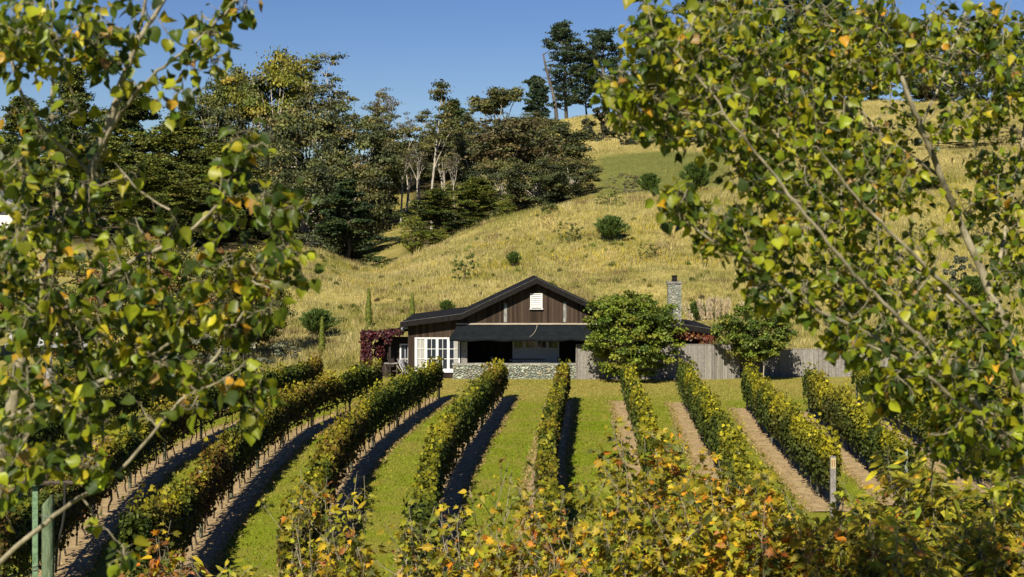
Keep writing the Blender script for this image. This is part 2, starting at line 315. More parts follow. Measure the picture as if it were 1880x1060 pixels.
# ---------------------------------------------------------------- vine row lines: (distance, X) traced on the ground
ROWS = [
 ([(70, -22.0), (56, -22.2), (40, -21.9), (26, -21.2)], 'left'), ([(70, -18.7), (56, -19.2), (40, -18.9), (26, -18.0)], 'left'),
 ([(70, -13.0), (65, -13.6), (56, -15.3), (47, -15.5), (38, -15.1), (26, -13.9)], 'left'),
 ([(71.5, -9.7), (65, -10.5), (57, -11.9), (53, -12.1), (46.7, -12.0), (38.6, -11.3), (32, -10.4), (26, -9.5)], 'left'),
 ([(69.7, -6.5), (64.7, -7.2), (58.5, -8.35), (53.4, -8.6), (46.7, -8.5), (38.6, -8.1), (33, -7.7), (26, -6.9)], 'left'),
 ([(69.7, -3.5), (63.6, -4.3), (55.9, -4.95), (51.9, -5.3), (44.8, -5.4), (38.7, -5.1), (33, -4.7), (26, -4.0)], 'mid'),
 ([(69.7, -.45), (59.6, -1.17), (51.2, -1.75), (44.8, -2.1), (38.7, -2.2), (32, -2.0), (26, -1.7)], 'mid'),
 ([(68.5, 2.55), (57, 1.86), (48, 1.3), (41, .98), (34, .85), (27, .8)], 'mid'),
 ([(68, 5.54), (59, 5.05), (49, 4.57), (41, 4.13), (35, 3.8), (28, 3.5)], 'right'),
 ([(67.4, 8.24), (56, 7.4), (47.6, 6.88), (41, 6.43), (34, 5.85), (29, 5.5)], 'right'),
 ([(65, 10.85), (56, 10.0), (47.6, 9.46), (43, 9.2), (40, 9.05)], 'right'),
 ([(63.6, 13.4), (53.4, 12.3), (47.6, 11.9), (41, 11.4)], 'right'),
 ([(68, 16.6), (55, 15.4), (43, 14.4)], 'right'), ([(68, 19.9), (55, 18.6), (44, 17.6)], 'right')]
def row_x(k, Y):
    p = np.array(ROWS[k][0])[::-1]; x = np.interp(Y, p[:, 0], p[:, 1])
    return (np.interp(Y - 2.5, p[:, 0], p[:, 1]) + np.interp(Y + 2.5, p[:, 0], p[:, 1]) + 2 * x) / 4
def row_span(k): p = ROWS[k][0]; return p[-1][0], p[0][0]
M['soil'] = noise_mat('bare_soil', (.22, .155, .075), (.42, .31, .16), 2.2, .95, .6, 8)
for k in range(len(ROWS)):
    y0, y1 = row_span(k); y = np.arange(y0 - .3, y1 + .6, .4); xc = row_x(k, y); n = len(y)
    wl = (.55 if k < 7 else .72) + .10 * (vnoise(y, y * 0 + k * 7, .7, 20) - .5) + .12 * (vnoise(y, y * 0 + k * 3, 2.2, 21) - .5)
    wr = (.74 if k < 7 else .5) + .10 * (vnoise(y, y * 0 + k * 9, .7, 22) - .5) + .12 * (vnoise(y, y * 0 + k * 5, 2.2, 23) - .5)
    V = np.concatenate([np.stack([xc - wl, y, H(xc, y) + .03], -1), np.stack([xc, y, H(xc, y) + .05], -1), np.stack([xc + wr, y, H(xc, y) + .03], -1)])
    a = np.arange(n - 1); Fq = np.concatenate([np.stack([a, a + n, a + n + 1, a + 1], -1), np.stack([a + n, a + 2 * n, a + 2 * n + 1, a + n + 1], -1)])
    tag(mk('soil_strip', V, Fq, M['soil'], None, None, True), kind='structure')
#LAWN
def blades(name, P, hgt, wid, col, lean=.35, g=R):
    n = len(P); A = unit(np.stack([g.normal(0, lean, n), g.normal(0, lean, n), np.ones(n)], -1))
    N = unit(np.stack([g.normal(0, 1, n), g.normal(0, 1, n), np.zeros(n)], -1) + 1e-6)
    V, Fc, k = cards(T_BLADE, P, A, N, hgt, wid)
    return mk(name, V, Fc, M['grass'], None, np.repeat(col, k, axis=0))
def lawn_grass():
    n = 230000; Y = 31 + 55 * R.random(n) ** .75; u = R.uniform(-60, 1940, n); X = (u - CX) / F * Y
    keep = np.ones(n, bool)
    for k in range(len(ROWS)):
        y0, y1 = row_span(k); keep &= ~((X - row_x(k, Y) > (-.53 if k < 7 else -.70)) & (X - row_x(k, Y) < (.7 if k < 7 else .47)) & (Y > y0 - .3) & (Y < y1 + .5))
    keep &= ~((Y > 80.1) & (X > -9) & (X < 19))
    X, Y = X[keep], Y[keep]; n = len(X); P = np.stack([X, Y, H(X, Y) - .01], -1)
    q = vnoise(X, Y, 3, 31) * .5 + vnoise(X, Y, .8, 32) * .3 + R.random(n) * .2
    head = smooth(66, 73, Y + 3 * (vnoise(X, Y, 2, 33) - .5)); tr = np.zeros(n)
    for k in range(3, len(ROWS) - 1): dm = np.abs(X - (row_x(k, Y) + row_x(k + 1, Y)) / 2); tr = np.maximum(tr, np.exp(-((dm - .42) / .13) ** 2))
    q = np.clip(q + .16 * tr * (1 - head) * (.4 + vnoise(X, Y, 2.5, 35)) + .6 * head - .16 + .10 * smooth(0, -9, X) - .16 * smooth(-1, 2, X) * (1 - smooth(5, 9, X)) * (1 - head), 0, 1)[:, None]
    c = np.array([.125, .215, .004]) * (1 - q) + np.array([.33, .265, .07]) * q
    c = c * np.exp(R.normal(0, .15, (n, 1)))
    tag(blades('lawn_grass', P, R.uniform(.04, .11, n), R.uniform(.03, .06, n), c, .7), kind='stuff')
lawn_grass()
def straw():
    Ps, Cs = [], []
    for k in range(len(ROWS)):
        y0, y1 = row_span(k); n = int((y1 - y0) * 190); y = R.uniform(y0 - .4, y1 + .7, n); wr = .74 if k < 7 else .5
        e = R.random(n); dx = np.where(e < .4, (-.55 if k < 7 else -.72) + R.normal(0, .09, n), np.where(e < .75, wr + R.normal(0, .09, n), R.uniform(-.7, wr, n))); x = row_x(k, y) + dx
        Ps.append(np.stack([x, y, H(x, y) + .02], -1)); Cs.append(mixcol(n, [(.38, .28, .13), (.30, .22, .10), (.20, .21, .02), (.42, .33, .16)], [3, 2, 2, 1], .14))
    P = np.concatenate(Ps); n = len(P); tag(blades('straw_litter', P, R.uniform(.05, .14, n), R.uniform(.03, .06, n), np.concatenate(Cs), 1.6), kind='stuff')
straw()
def dry_grass():
    n = 210000; Y = 86 + 76 * R.random(n); u = R.uniform(380, 1960, n); X = (u - CX) / F * Y
    keep = ~((Y > 80) & (Y < 93.5) & (X > -9.2) & (X < 13.5)); X, Y = X[keep], Y[keep]; n = len(X)
    d = vnoise(X, Y, 6, 41) * .6 + vnoise(X, Y, 1.6, 42) * .4; keep = R.random(n) < .35 + 1.1 * d; X, Y, d = X[keep], Y[keep], d[keep]; n = len(X)
    P = np.stack([X, Y, H(X, Y) - .03], -1)
    q = np.clip(vnoise(X, Y, 5, 43) * .55 + vnoise(X, Y, 1.3, 44) * .45 + R.normal(0, .12, n), 0, 1)[:, None]
    q2 = np.clip((vnoise(X, Y, 11, 46) * .6 + vnoise(X, Y * .6, 2.6, 47) * .4 - .5) * 3.2 + .3, 0, 1)[:, None]
    c = np.array([.16, .155, .03]) * (1 - q) + np.array([.46, .40, .19]) * q; c = c * (1 - .75 * q2) + np.array([.17, .175, .035]) * .75 * q2
    br = np.clip((vnoise(X, Y * .5, 1.9, 48) - .70) * 8, 0, 1)[:, None] * .8; c = c * (1 - br) + np.array([.16, .12, .06]) * br
    fl = ((vnoise(X, Y, 4, 45) > .62) & (R.random(n) < .25) & (Y > 125))[:, None]; c = np.where(fl, np.array([.42, .33, .02]), c)
    hgt = R.uniform(.2, .55, n) * (.55 + .9 * d)
    tag(blades('dry_grass', P, hgt, R.uniform(.035, .075, n), c * np.exp(R.normal(0, .27, (n, 1))), .28), kind='stuff')
dry_grass()
def tussocks():
    m = 2600; Y = 88 + 70 * R.random(m); u = R.uniform(380, 1960, m); X = (u - CX) / F * Y; k = ~((Y < 94) & (X > -9.2) & (X < 13.5)) & (vnoise(X, Y, 5, 49) > .45); X, Y = X[k], Y[k]; m = len(X)
    b = 26; i = np.repeat(np.arange(m), b); n = len(i); ox = R.normal(0, .14, n); oy = R.normal(0, .14, n); x, y = X[i] + ox, Y[i] + oy; P = np.stack([x, y, H(x, y) - .03], -1); sz = R.uniform(.45, 1.0, m)[i]
    A = unit(np.stack([ox * 2.2, oy * 2.2, np.ones(n)], -1) + .15 * rnd3(n)); t = R.random(m)[i][:, None]; c = (np.array([.50, .42, .20]) * (1 - t) + np.array([.30, .27, .07]) * t) * np.exp(R.normal(0, .2, (n, 1)))
    V, Fc, kk = cards(T_BLADE, P, A, rnd3(n), sz * R.uniform(.5, 1.1, n), R.uniform(.03, .06, n)); tag(mk('tall_grass', V, Fc, M['grass'], None, np.repeat(c, kk, axis=0)), kind='stuff')
tussocks()
def hill_extras():
    n = 120000; Y = 160 + 132 * R.random(n); u = R.uniform(1050, 1980, n); X = (u - CX) / F * Y; k = R.random(n) < .3 + .9 * vnoise(X, Y, 5, 61); X, Y, u = X[k], Y[k], u[k]; n = len(X); pd = (u < 1340) & (Y > 163) & (Y < 227)
    q = np.clip(vnoise(X, Y, 9, 62) * .6 + vnoise(X, Y, 2.5, 63) * .4 + R.normal(0, .1, n), 0, 1)[:, None]; c = np.array([.15, .14, .03]) * (1 - q) + np.array([.50, .42, .19]) * q; c = np.where(pd[:, None], np.array([.09, .11, .022]) * (1 - q) + np.array([.24, .21, .06]) * q, c)
    tag(blades('ridge_grass', np.stack([X, Y, H(X, Y) - .03], -1), R.uniform(.2, .55, n) * np.where(pd, .4, 1), R.uniform(.06, .13, n), c * np.exp(R.normal(0, .25, (n, 1))), .3), kind='stuff')
    m = 420; Y = 92 + 66 * R.random(m); u = R.uniform(420, 1960, m); X = (u - CX) / F * Y; k = ~((Y < 94) & (X > -9.2) & (X < 13.5)); X, Y = X[k], Y[k]; m = len(X); b = 70; i = np.repeat(np.arange(m), b); n = len(i); sz = (.15 + .55 * R.random(m) ** 3)[i]
    d = rnd3(n); d[:, 2] = np.abs(d[:, 2]); rr = R.random(n) ** .5; x = X[i] + d[:, 0] * rr * sz; y = Y[i] + d[:, 1] * rr * sz; P = np.stack([x, y, H(x, y) + d[:, 2] * rr * sz], -1)
    c = mixcol(m, [(.07, .10, .018), (.12, .14, .025), (.10, .085, .04), (.17, .17, .03)], [3, 3, 1.5, 1.5], .2)[i]; V, Fc, kk = cards(T_DIA, P, unit(d + np.array([0, 0, .8])), rnd3(n), R.uniform(.07, .16, n)); tag(mk('weeds', V, Fc, M['grass'], None, np.repeat(c * np.exp(R.normal(0, .2, (n, 1))), kk, axis=0)), kind='stuff')
hill_extras()

# ---------------------------------------------------------------- vine rows
GRN = [(.045, .07, .012), (.085, .115, .018), (.16, .16, .018), (.30, .25, .02), (.10, .045, .02), (.16, .09, .02)]
ROWLAB = ['vine row farthest out to the left, glimpsed through poplar leaves', 'leafy vine row second in from the far left edge, seen between poplar leaves',
 'vine row running behind the power pole and ending left of the pencil cypress', 'vine row whose far end stands under the leaning pencil cypress',
 'curving vine row that ends in front of the red creeper pergola', 'curving vine row ending below the white framed windows of the house',
 'vine row ending in front of the left half of the stone wall', 'nearly straight vine row ending at the right end of the stone wall',
 'yellow topped vine row ending below the big round tree by the fence', 'yellow topped vine row ending before the middle of the brushwood fence',
 'vine row with the numbered wooden marker post at its near end', 'vine row right of the numbered marker post, reaching the lower brushwood fence',
 'vine row partly hidden by hanging poplar leaves on the right', 'vine row farthest to the right, almost covered by poplar leaves']
def vine_row(k):
    side = ROWS[k][1]; y0, y1 = row_span(k); g = np.random.default_rng(100 + k)
    ym = (y0 + y1) / 2; root = empty('vine_row', (float(row_x(k, ym)), ym, 0)); O = np.array(root.location)
    tag(root, ROWLAB[k], 'vine row', 'rows of grape vines in front of the house')
    n = int((y1 - y0) * (1000 if 2 < k < 12 else 600))
    y = g.uniform(y0, y1, n); bump = vnoise(y, y * 0 + k * 11, .9, 50); b2 = vnoise(y, y * 0 + k * 13, 2.6, 51)
    th = g.uniform(-.35, pi + .35, n); rad = .82 + .3 * g.random(n) ** 2 - .35 * (g.random(n) < .25) * g.random(n)
    top = 1.72 + .28 * bump + .14 * (b2 - .5); hw = .17 + .11 * bump; zl = .49 + .2 * vnoise(y, y * 0 + k * 17, .6, 52)
    hh = (top - zl) / 2; ex = 2.6
    pl_ = np.abs(np.sin(pi * (y - y1) / 1.12)) ** .7; hw = hw * (.72 + .45 * pl_ + .3 * (vnoise(y, y * 0 + k * 31, 4.5, 59) - .5)); top = top - .16 * (1 - pl_) * vnoise(y, y * 0 + k, 3, 60) * 1.6 - .3 * np.clip(vnoise(y, y * 0 + k * 19, 1.1, 57) - .74, 0, 1) * 4
    hh = (top - zl) / 2; cx_, sx_ = np.cos(th), np.sin(th); sq = lambda v: np.sign(v) * np.abs(v) ** (2 / ex)
    x = hw * rad * sq(cx_); z = zl + hh + hh * rad * sq(sx_) * (1 + .05 * g.normal(size=n))
    low = g.random(n) < .22; z = np.where(low, g.uniform(zl - .05, top, n), z)
    shoot = (g.random(n) < .05) & (vnoise(y, y * 0 + k * 3, .35, 58) > .5); z = np.where(shoot, top + g.random(n) * .38, z)
    X = row_x(k, y) + x; P = np.stack([X, y, z + H(X, y)], -1) - O
    out = unit(np.stack([sq(cx_) * 1.2, g.normal(0, .5, n), sx_ * .8 + .25], -1)); N = unit(out + .65 * rnd3(n, g))
    A = unit(np.stack([g.normal(0, .6, n), g.normal(0, .6, n), -.6 + g.normal(0, .5, n)], -1))
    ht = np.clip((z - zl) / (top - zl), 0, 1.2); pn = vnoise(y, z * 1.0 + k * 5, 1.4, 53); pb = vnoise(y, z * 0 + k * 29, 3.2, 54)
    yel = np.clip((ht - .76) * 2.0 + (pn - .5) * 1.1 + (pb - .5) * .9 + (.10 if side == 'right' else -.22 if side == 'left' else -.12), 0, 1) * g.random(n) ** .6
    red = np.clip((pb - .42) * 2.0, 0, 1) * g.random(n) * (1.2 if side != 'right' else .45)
    gi = (g.random(n) * (.45 + .6 * np.clip(ht, 0, 1)))[:, None]; c = np.array([.022, .036, .009]) * (1 - gi) + np.array([.085, .11, .014]) * gi  # greens darken toward the hedge foot, painting shade into the sides
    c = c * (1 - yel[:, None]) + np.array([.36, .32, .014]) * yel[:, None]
    c = c * (1 - .8 * red[:, None]) + np.array([.12, .045, .02]) * .8 * red[:, None]
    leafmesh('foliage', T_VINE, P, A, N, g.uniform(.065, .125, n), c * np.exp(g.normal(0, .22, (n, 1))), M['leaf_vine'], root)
    wb = MB(); yy = np.arange(y0, y1 + .01, 1.2)
    for zz, rr in ((.60, .032), (1.15, .004), (1.6, .004)):
        L = np.stack([row_x(k, yy), yy, H(row_x(k, yy), yy) + zz], -1) - O; wb.tube(L, rr, 5, (1, 1, 1))
    wb.build('wire', M['wire'], root)
    pm = MB(); pm.tube([(0, 0, -.1), (0, 0, 1.75)], [.055, .05], 8)
    pme = pm.build('post', M['post'], root, True).data; first = bpy.data.objects[-1] if False else None
    p0 = [c for c in root.children if c.name.startswith('post')][0]
    ys = np.arange(y1 - .05, y0, -5.6)
    for i, yv in enumerate(ys):
        o = p0 if i == 0 else p0.copy()
        if i: COL.objects.link(o); o.parent = root
        xv = float(row_x(k, yv)); o.location = Vector((xv, yv, float(H(xv, yv)))) - Vector(O)
    t0 = None
    for i, yv in enumerate(np.arange(y1 - .7, y0, -1.12)[:60]):
        if t0 is None or i < 4:
            tb = MB(); zz = np.linspace(-.05, .68, 6); wob = np.cumsum(g.normal(0, .03, (6, 2)), 0)
            tb.tube(np.stack([wob[:, 0], wob[:, 1], zz], -1), np.linspace(.027, .017, 6), 6); o = tb.build('stem', M['vine_wood'], root, True); t0 = (t0 or []) + [o]
        else:
            o = t0[i % 4].copy(); COL.objects.link(o); o.parent = root; o.rotation_euler = (0, 0, g.uniform(0, 6))
        xv = float(row_x(k, yv)); o.location = Vector((xv, yv + g.normal(0, .13), float(H(xv, yv)))) - Vector(O)
for k in range(len(ROWS)): vine_row(k)

# ---------------------------------------------------------------- numbered marker post
mk_ = hp(1529, 39.2); root = empty('marker_post', mk_); tag(root, 'wooden row marker post with number 11 at the near end of a vine row', 'marker post')
MB().box(-.075, .075, -.05, .05, -.1, 1.66).build('post', M['grey_wood'], root)
MB().box(-.073, .073, -.062, -.0505, 1.32, 1.62).build('number_plate', plain('cream_plate', (.36, .31, .17), .7), root)
nm = MB()
for dx in (-.042, .018): nm.box(dx, dx + .022, -.068, -.0625, 1.38, 1.56); nm.box(dx - .012, dx - .0005, -.067, -.0625, 1.53, 1.548)
nm.build('number', plain('brown_paint', (.25, .10, .03), .6), root)
#HOUSE
# ---------------------------------------------------------------- house
HO = np.array([1.5, 81.0, 0.0]); house = empty('house', HO)
tag(house, 'low dark timber gabled house with white windows and stone chimney', 'house')
def hb(): return MB()
def fin(mb, name, mat, parent=None, smooth=False):
    o = mb.build(name, mat, None, smooth); o.data.transform(__import__('mathutils').Matrix.Translation(-Vector(HO))); o.parent = parent or house; return o
RL = [(-6.35, 3.2), (-2.87, 3.66), (1.4, 5.69), (5.67, 3.66), (11.85, 2.73)]
def rz(x): return float(np.interp(x, [p[0] for p in RL], [p[1] for p in RL]))
m = hb(); FY = 81.0
def wallpoly(xs, z0): return [(xs[0], z0)] + [(xs[-1], z0)] + [(x, rz(x) - .16) for x in xs[::-1]]
m.prism_xz(wallpoly([-5.95, -2.95], 0), FY, FY + .15)
m.prism_xz([(-2.9505 + .001, 0), (-2.55, 0), (-2.55, 2.86), (-2.949, 2.86)], FY + .002, FY + 3.0)
m.prism_xz(wallpoly([-2.949, -2.87, 1.4, 5.67, 5.9], 2.861), FY + .001, FY + .16)
m.prism_xz(wallpoly([5.901, 9.0], 0), FY, FY + .15)
m.prism_xz(wallpoly([9.001, 11.3], 2.35), FY, FY + .15)
m.box(-5.95, -5.8, FY + .151, 91, 0, 3.0).box(11.2, 11.35, FY + 3.2, 91, 0, 2.6).box(-5.79, 11.19, 90.85, 91, 0, 2.6)
fin(m, 'wall', M['boards'])
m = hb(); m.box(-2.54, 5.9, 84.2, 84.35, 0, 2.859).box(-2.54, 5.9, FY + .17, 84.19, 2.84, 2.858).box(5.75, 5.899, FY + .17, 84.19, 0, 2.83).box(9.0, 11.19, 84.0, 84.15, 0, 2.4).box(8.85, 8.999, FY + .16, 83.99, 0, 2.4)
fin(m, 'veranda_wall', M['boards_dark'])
m = hb(); m.box(-2.54, 5.74, FY - .2, 84.19, -.05, .22); fin(m, 'veranda_floor', M['grey_wood'])
m = hb()
for (a, b) in zip(RL[:-1], RL[1:]): m.prism_xz([a, b, (b[0], b[1] - .14), (a[0], a[1] - .14)], 80.42, 91.6)
fin(m, 'roof', M['roof'])
m = hb()
for (a, b) in zip(RL[:-1], RL[1:]):
    m.prism_xz([(a[0], a[1] + .03), (b[0], b[1] + .03), (b[0], b[1] - .26), (a[0], a[1] - .26)], 80.34, 80.415)
fin(m, 'bargeboard', M['fascia'])
m = hb()                                                   # paler strip along the bargeboard tops, painting in their lit edge
for (a, b) in zip(RL[:-1], RL[1:]): m.prism_xz([(a[0], a[1] + .055), (b[0], b[1] + .055), (b[0], b[1] + .032), (a[0], a[1] + .032)], 80.31, 80.55)
fin(m, 'lit_roof_edge', noise_mat('lit_edge_tone', (.03, .03, .03), (.12, .12, .11), 5))
for x in (-.37, 3.02):
    m = hb(); m.box(x - .09, x + .09, FY - .03, FY - .001, 3.2, rz(x) - .55); fin(m, 'batten', M['lichen'])
m = hb(); m.box(1.04, 1.10, FY - .11, FY - .002, 3.98, 4.85).box(1.68, 1.74, FY - .11, FY - .002, 3.98, 4.85).box(1.1005, 1.6795, FY - .11, FY - .002, 4.79, 4.85); v = fin(m, 'louvre_vent', M['white'])
fin(hb().box(1.101, 1.679, FY - .02, FY - .003, 3.98, 4.789), 'vent_backing', M['fascia'], v)
m = hb()
for i in range(7):
    z = 4.05 + i * .108; m.add([(1.102, FY - .03, z + .085), (1.678, FY - .03, z + .085), (1.678, FY - .10, z), (1.102, FY - .10, z), (1.102, FY - .10, z - .015), (1.678, FY - .10, z - .015)], [(0, 1, 2, 3), (3, 2, 5, 4)])
fin(m, 'louvre', M['white'], v)
m = hb(); m.box(1.0, 1.78, FY - .15, FY - .002, 3.93, 3.979); fin(m, 'vent_sill', M['white'], v)
for nm_ in list(v.children): pass
# awning and its beam
m = hb(); m.box(-3.2, 5.5, FY - .14, FY - .001, 3.07, 3.15); fin(m, 'awning_beam', M['pale_wood'])
nu, nv = 40, 8; V = []
for j in range(nv + 1):
    t = j / nv
    for i in range(nu + 1):
        s = i / nu; x = (-3.12 - .4 * t) * (1 - s) + (5.35 + .3 * t) * s
        V.append((x, FY - .12 - 1.25 * t, 3.06 - .64 * t - .05 * sin(pi * t) - .035 * t * abs(sin(s * pi * 4)) - .012 * sin(s * 37 + t * 3)))
for j in (1, 2):
    for i in range(nu + 1):
        p = V[nv * (nu + 1) + i]; V.append((p[0], p[1] + .012 * j * sin(i * 1.3), p[2] - .1 * j - (.02 * sin(i * .55) if j == 2 else 0)))
Fq = [(j * (nu + 1) + i, j * (nu + 1) + i + 1, (j + 1) * (nu + 1) + i + 1, (j + 1) * (nu + 1) + i) for j in range(nv + 2) for i in range(nu)]
aw = fin(hb().add(V, Fq), 'awning', M['cloth'], None, True)
s_ = aw.modifiers.new('thick', 'SOLIDIFY'); s_.thickness = .008
m = hb(); m.tube([(1.45 - .14 * t - .3 * t * t, FY - .12 - 1.25 * t, 3.085 - .64 * t - .05 * sin(pi * t)) for t in np.linspace(0, 1, 8)], .014, 5); fin(m, 'awning_cord', M['pale_wood'], aw)
# white french doors
m = hb(); X0, X1, Z0, Z1 = -5.56, -2.98, .38, 2.33; y = FY - .075
m.box(X0, X1, y, FY - .001, Z1 - .09, Z1).box(X0, X1, y, FY - .001, Z0, Z0 + .16)
cuts = [X0, X0 + .64, X0 + 1.28, X0 + 1.92, X1]
for i, c in enumerate(cuts): m.box(c - (.0 if i == 0 else .075), c + (.0 if i == 4 else .075) + (.07 if i == 0 else 0) - (0 if i < 4 else 0), y + .001, FY - .002, Z0 + .161, Z1 - .091)
win = fin(m, 'window', M['white'])
m = hb()
for i in range(4):
    a, b = cuts[i] + .076, cuts[i + 1] - .076
    m.box((a + b) / 2 - .014, (a + b) / 2 + .014, y + .012, FY - .02, Z0 + .162, Z1 - .092)
    for j in (1, 2): zz = Z0 + .16 + (Z1 - Z0 - .25) * j / 3; m.box(a, (a + b) / 2 - .0145, y + .012, FY - .02, zz - .016, zz + .016); m.box((a + b) / 2 + .0145, b, y + .012, FY - .02, zz - .016, zz + .016)
fin(m, 'glazing_bar', M['white'], win)
m = hb(); m.box(X0 + .072, X1 - .076, FY - .018, FY - .004, Z0 + .17, Z1 - .1); fin(m, 'pane', M['glass'], win)
def curtain(x0, x1, parent, z0=Z0 + .17, z1=Z1 - .1, yy=FY - .024):
    xs = np.linspace(x0, x1, 22); V = np.concatenate([np.stack([xs, yy + .006 * np.sin(np.arange(22) * 1.9), np.full(22, z)], -1) for z in (z0, z1)])
    fin(hb().add(V, [(i, i + 1, i + 23, i + 22) for i in range(21)]), 'curtain', M['curtain'], parent)
curtain(X0 + .08, X0 + .6, win); curtain(X1 - .32, X1 - .08, win)
m = hb(); m.box(X0 - .05, X1 + .02, FY - .13, FY - .001, Z0 - .05, Z0 - .001); fin(m, 'sill', M['white'], win)
m = hb(); m.box(-5.9, -2.96, FY - .05, FY - .001, .02, .32); fin(m, 'plinth', M['boards_dark'])
m = hb(); m.box(-2.90, -2.56, FY - .09, FY - .001, .05, 2.8); fin(m, 'door_jamb', M['grey_wood'])
# folding doors at the back of the veranda
m = hb(); y = 84.12; xa, xb = .03, 2.8; dz0, dz1 = .22, 2.12
m.box(xa, xb, y, y + .06, dz1 - .09, dz1).box(xa, xb, y, y + .06, dz0, dz0 + .12)
for i in range(5): xx = xa + (xb - xa) * i / 4; m.box(max(xa, xx - .1), min(xb, xx + .1), y + .001, y + .059, dz0 + .121, dz1 - .091)
fd = fin(m, 'folding_door', M['white'])
m = hb()
for i in range(4):
    a = xa + (xb - xa) * i / 4 + .102; b = xa + (xb - xa) * (i + 1) / 4 - .102
    m.box(a, b, y + .02, y + .05, dz0 + .122, 1.45)
fin(m, 'door_panel', M['white'], fd)
m = hb(); m2 = hb()
for i in range(4):
    a = xa + (xb - xa) * i / 4 + .102; b = xa + (xb - xa) * (i + 1) / 4 - .102
    m.box(a, b, y + .03, y + .04, 1.52, dz1 - .092); m2.box((a + b) / 2 - .012, (a + b) / 2 + .012, y + .015, y + .029, 1.52, dz1 - .092); m2.box(a, b, y + .015, y + .05, 1.451, 1.519)
fin(m, 'pane', M['glass'], fd); fin(m2, 'glazing_bar', M['white'], fd)
# chimney of river stones
def stones(mb, x0, x1, z0, z1, y, s, seed, axis='y', bulge=.05):
    """irregular rounded stones packed on a wall face; axis tells which way the face looks"""
    g = np.random.default_rng(seed); pts = []; area = (x1 - x0) * (z1 - z0); tries = int(area / (s * s) * 60)
    for _ in range(tries):
        x, z, sz = g.uniform(x0, x1), g.uniform(z0, z1), s * g.choice([.55, .75, 1.0, 1.3], p=[.3, .3, .25, .15])
        if all((abs(x - a) / 1.45) ** 2 + (z - b) ** 2 > ((sz + c) * .40) ** 2 for a, b, c in pts): pts.append((x, z, sz))
    n = 9
    for x, z, sz in pts:
        th = np.arange(n) / n * 2 * pi + g.uniform(0, .6); rr = g.uniform(.78, 1.15, n); ti = g.normal(0, .25); ex = g.uniform(1.1, 1.9)
        ox, oz = np.cos(th) * rr * sz * .5 * ex, np.sin(th) * rr * sz * .47; ox, oz = ox * cos(ti) - oz * sin(ti), ox * sin(ti) + oz * cos(ti); d = bulge * g.uniform(.4, 1.4)
        ring = lambda k, dd: [(min(max(x + a * k, x0), x1), dd, min(max(z + b * k, z0), z1)) for a, b in zip(ox, oz)]
        P = ring(1, .02) + ring(.9, -d * .6) + ring(.55, -d) + [(x, -d * 1.05, z)]
        P = [(px, y + dy, pz) if axis == 'y' else (y - dy, px, pz) for px, dy, pz in P]
        Fs = [(i + r * n, (i + 1) % n + r * n, (i + 1) % n + (r + 1) * n, i + (r + 1) * n) for r in (0, 1) for i in range(n)] + [(i + 2 * n, (i + 1) % n + 2 * n, 3 * n) for i in range(n)]
        t = g.random(); c = (np.array([.20, .225, .185]) * (1 - t) + np.array([.40, .42, .35]) * t) * g.uniform(.6, 1.2)
        if g.random() < .2: c = np.array([.30, .27, .20]) * g.uniform(.7, 1.1)
        mb.add(P, Fs, c)
cx0, cx1, cy0, cy1 = 9.15, 9.93, 83.0, 83.7
m = hb(); m.box(cx0 + .03, cx1 - .03, cy0 + .03, cy1, 2.3, 5.36); ch = fin(m, 'chimney', noise_mat('pale_mortar', (.12, .12, .11), (.24, .24, .22), 12))
m = hb(); stones(m, cx0, cx1, 2.6, 5.36, cy0 + .03, .11, 5, bulge=.035); stones(m, cy0, cy1, 2.6, 5.36, cx1 - .03, .11, 6, 'x', .035); fin(m, 'stonework', M['stone'], ch, True)
m = hb(); m.box(cx0 - .05, cx1 + .05, cy0 - .05, cy1 + .05, 5.361, 5.47); fin(m, 'chimney_cap', M['grey_wood'], ch)
m = hb(); m.box(9.43, 9.7, cy0 + .2, cy0 + .5, 5.471, 5.78).box(9.40, 9.73, cy0 + .17, cy0 + .53, 5.781, 5.84); fin(m, 'flue', M['fascia'], ch)
# lean-to on the left
m = hb(); m.prism_xz([(-8.45, 2.42), (-5.951, 2.80), (-5.951, 2.66), (-8.45, 2.28)], 81.45, 84.6); lt = fin(m, 'lean_to_roof', M['fascia'])
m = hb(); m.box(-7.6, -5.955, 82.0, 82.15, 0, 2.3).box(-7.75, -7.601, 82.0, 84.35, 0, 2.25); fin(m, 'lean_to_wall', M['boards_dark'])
m = hb(); m.prism_xz([(-6.35, 2.86), (-5.955, 2.92), (-5.955, 2.83), (-6.35, 2.77)], 81.0, 84.0); fin(m, 'gutter', M['steel'])
m = hb(); x0, x1, z0, z1 = -6.5, -5.965, .30, 1.90; y = 81.93
m.box(x0, x1, y, y + .06, z1 - .08, z1).box(x0, x1, y, y + .06, z0, z0 + .1).box(x0, x0 + .09, y + .001, y + .059, z0 + .101, z1 - .081).box(x1 - .07, x1, y + .001, y + .059, z0 + .101, z1 - .081).box(x0 + .3, x0 + .325, y + .01, y + .05, z0 + .101, z1 - .081).box(x0 + .091, x0 + .299, y + .01, y + .05, 1.0, 1.04).box(x0 + .326, x1 - .071, y + .01, y + .05, 1.0, 1.04)
w2 = fin(m, 'window', M['white']); fin(hb().box(x0 + .092, x1 - .072, y + .03, y + .045, z0 + .102, z1 - .082), 'pane', M['glass'], w2)
# right porch posts
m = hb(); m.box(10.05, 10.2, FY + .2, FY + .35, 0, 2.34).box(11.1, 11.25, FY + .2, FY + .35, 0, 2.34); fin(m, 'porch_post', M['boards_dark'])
m = hb(); m.box(9.15, 9.95, 83.9, 83.98, .3, 2.2); fin(m, 'pane', M['glass'])
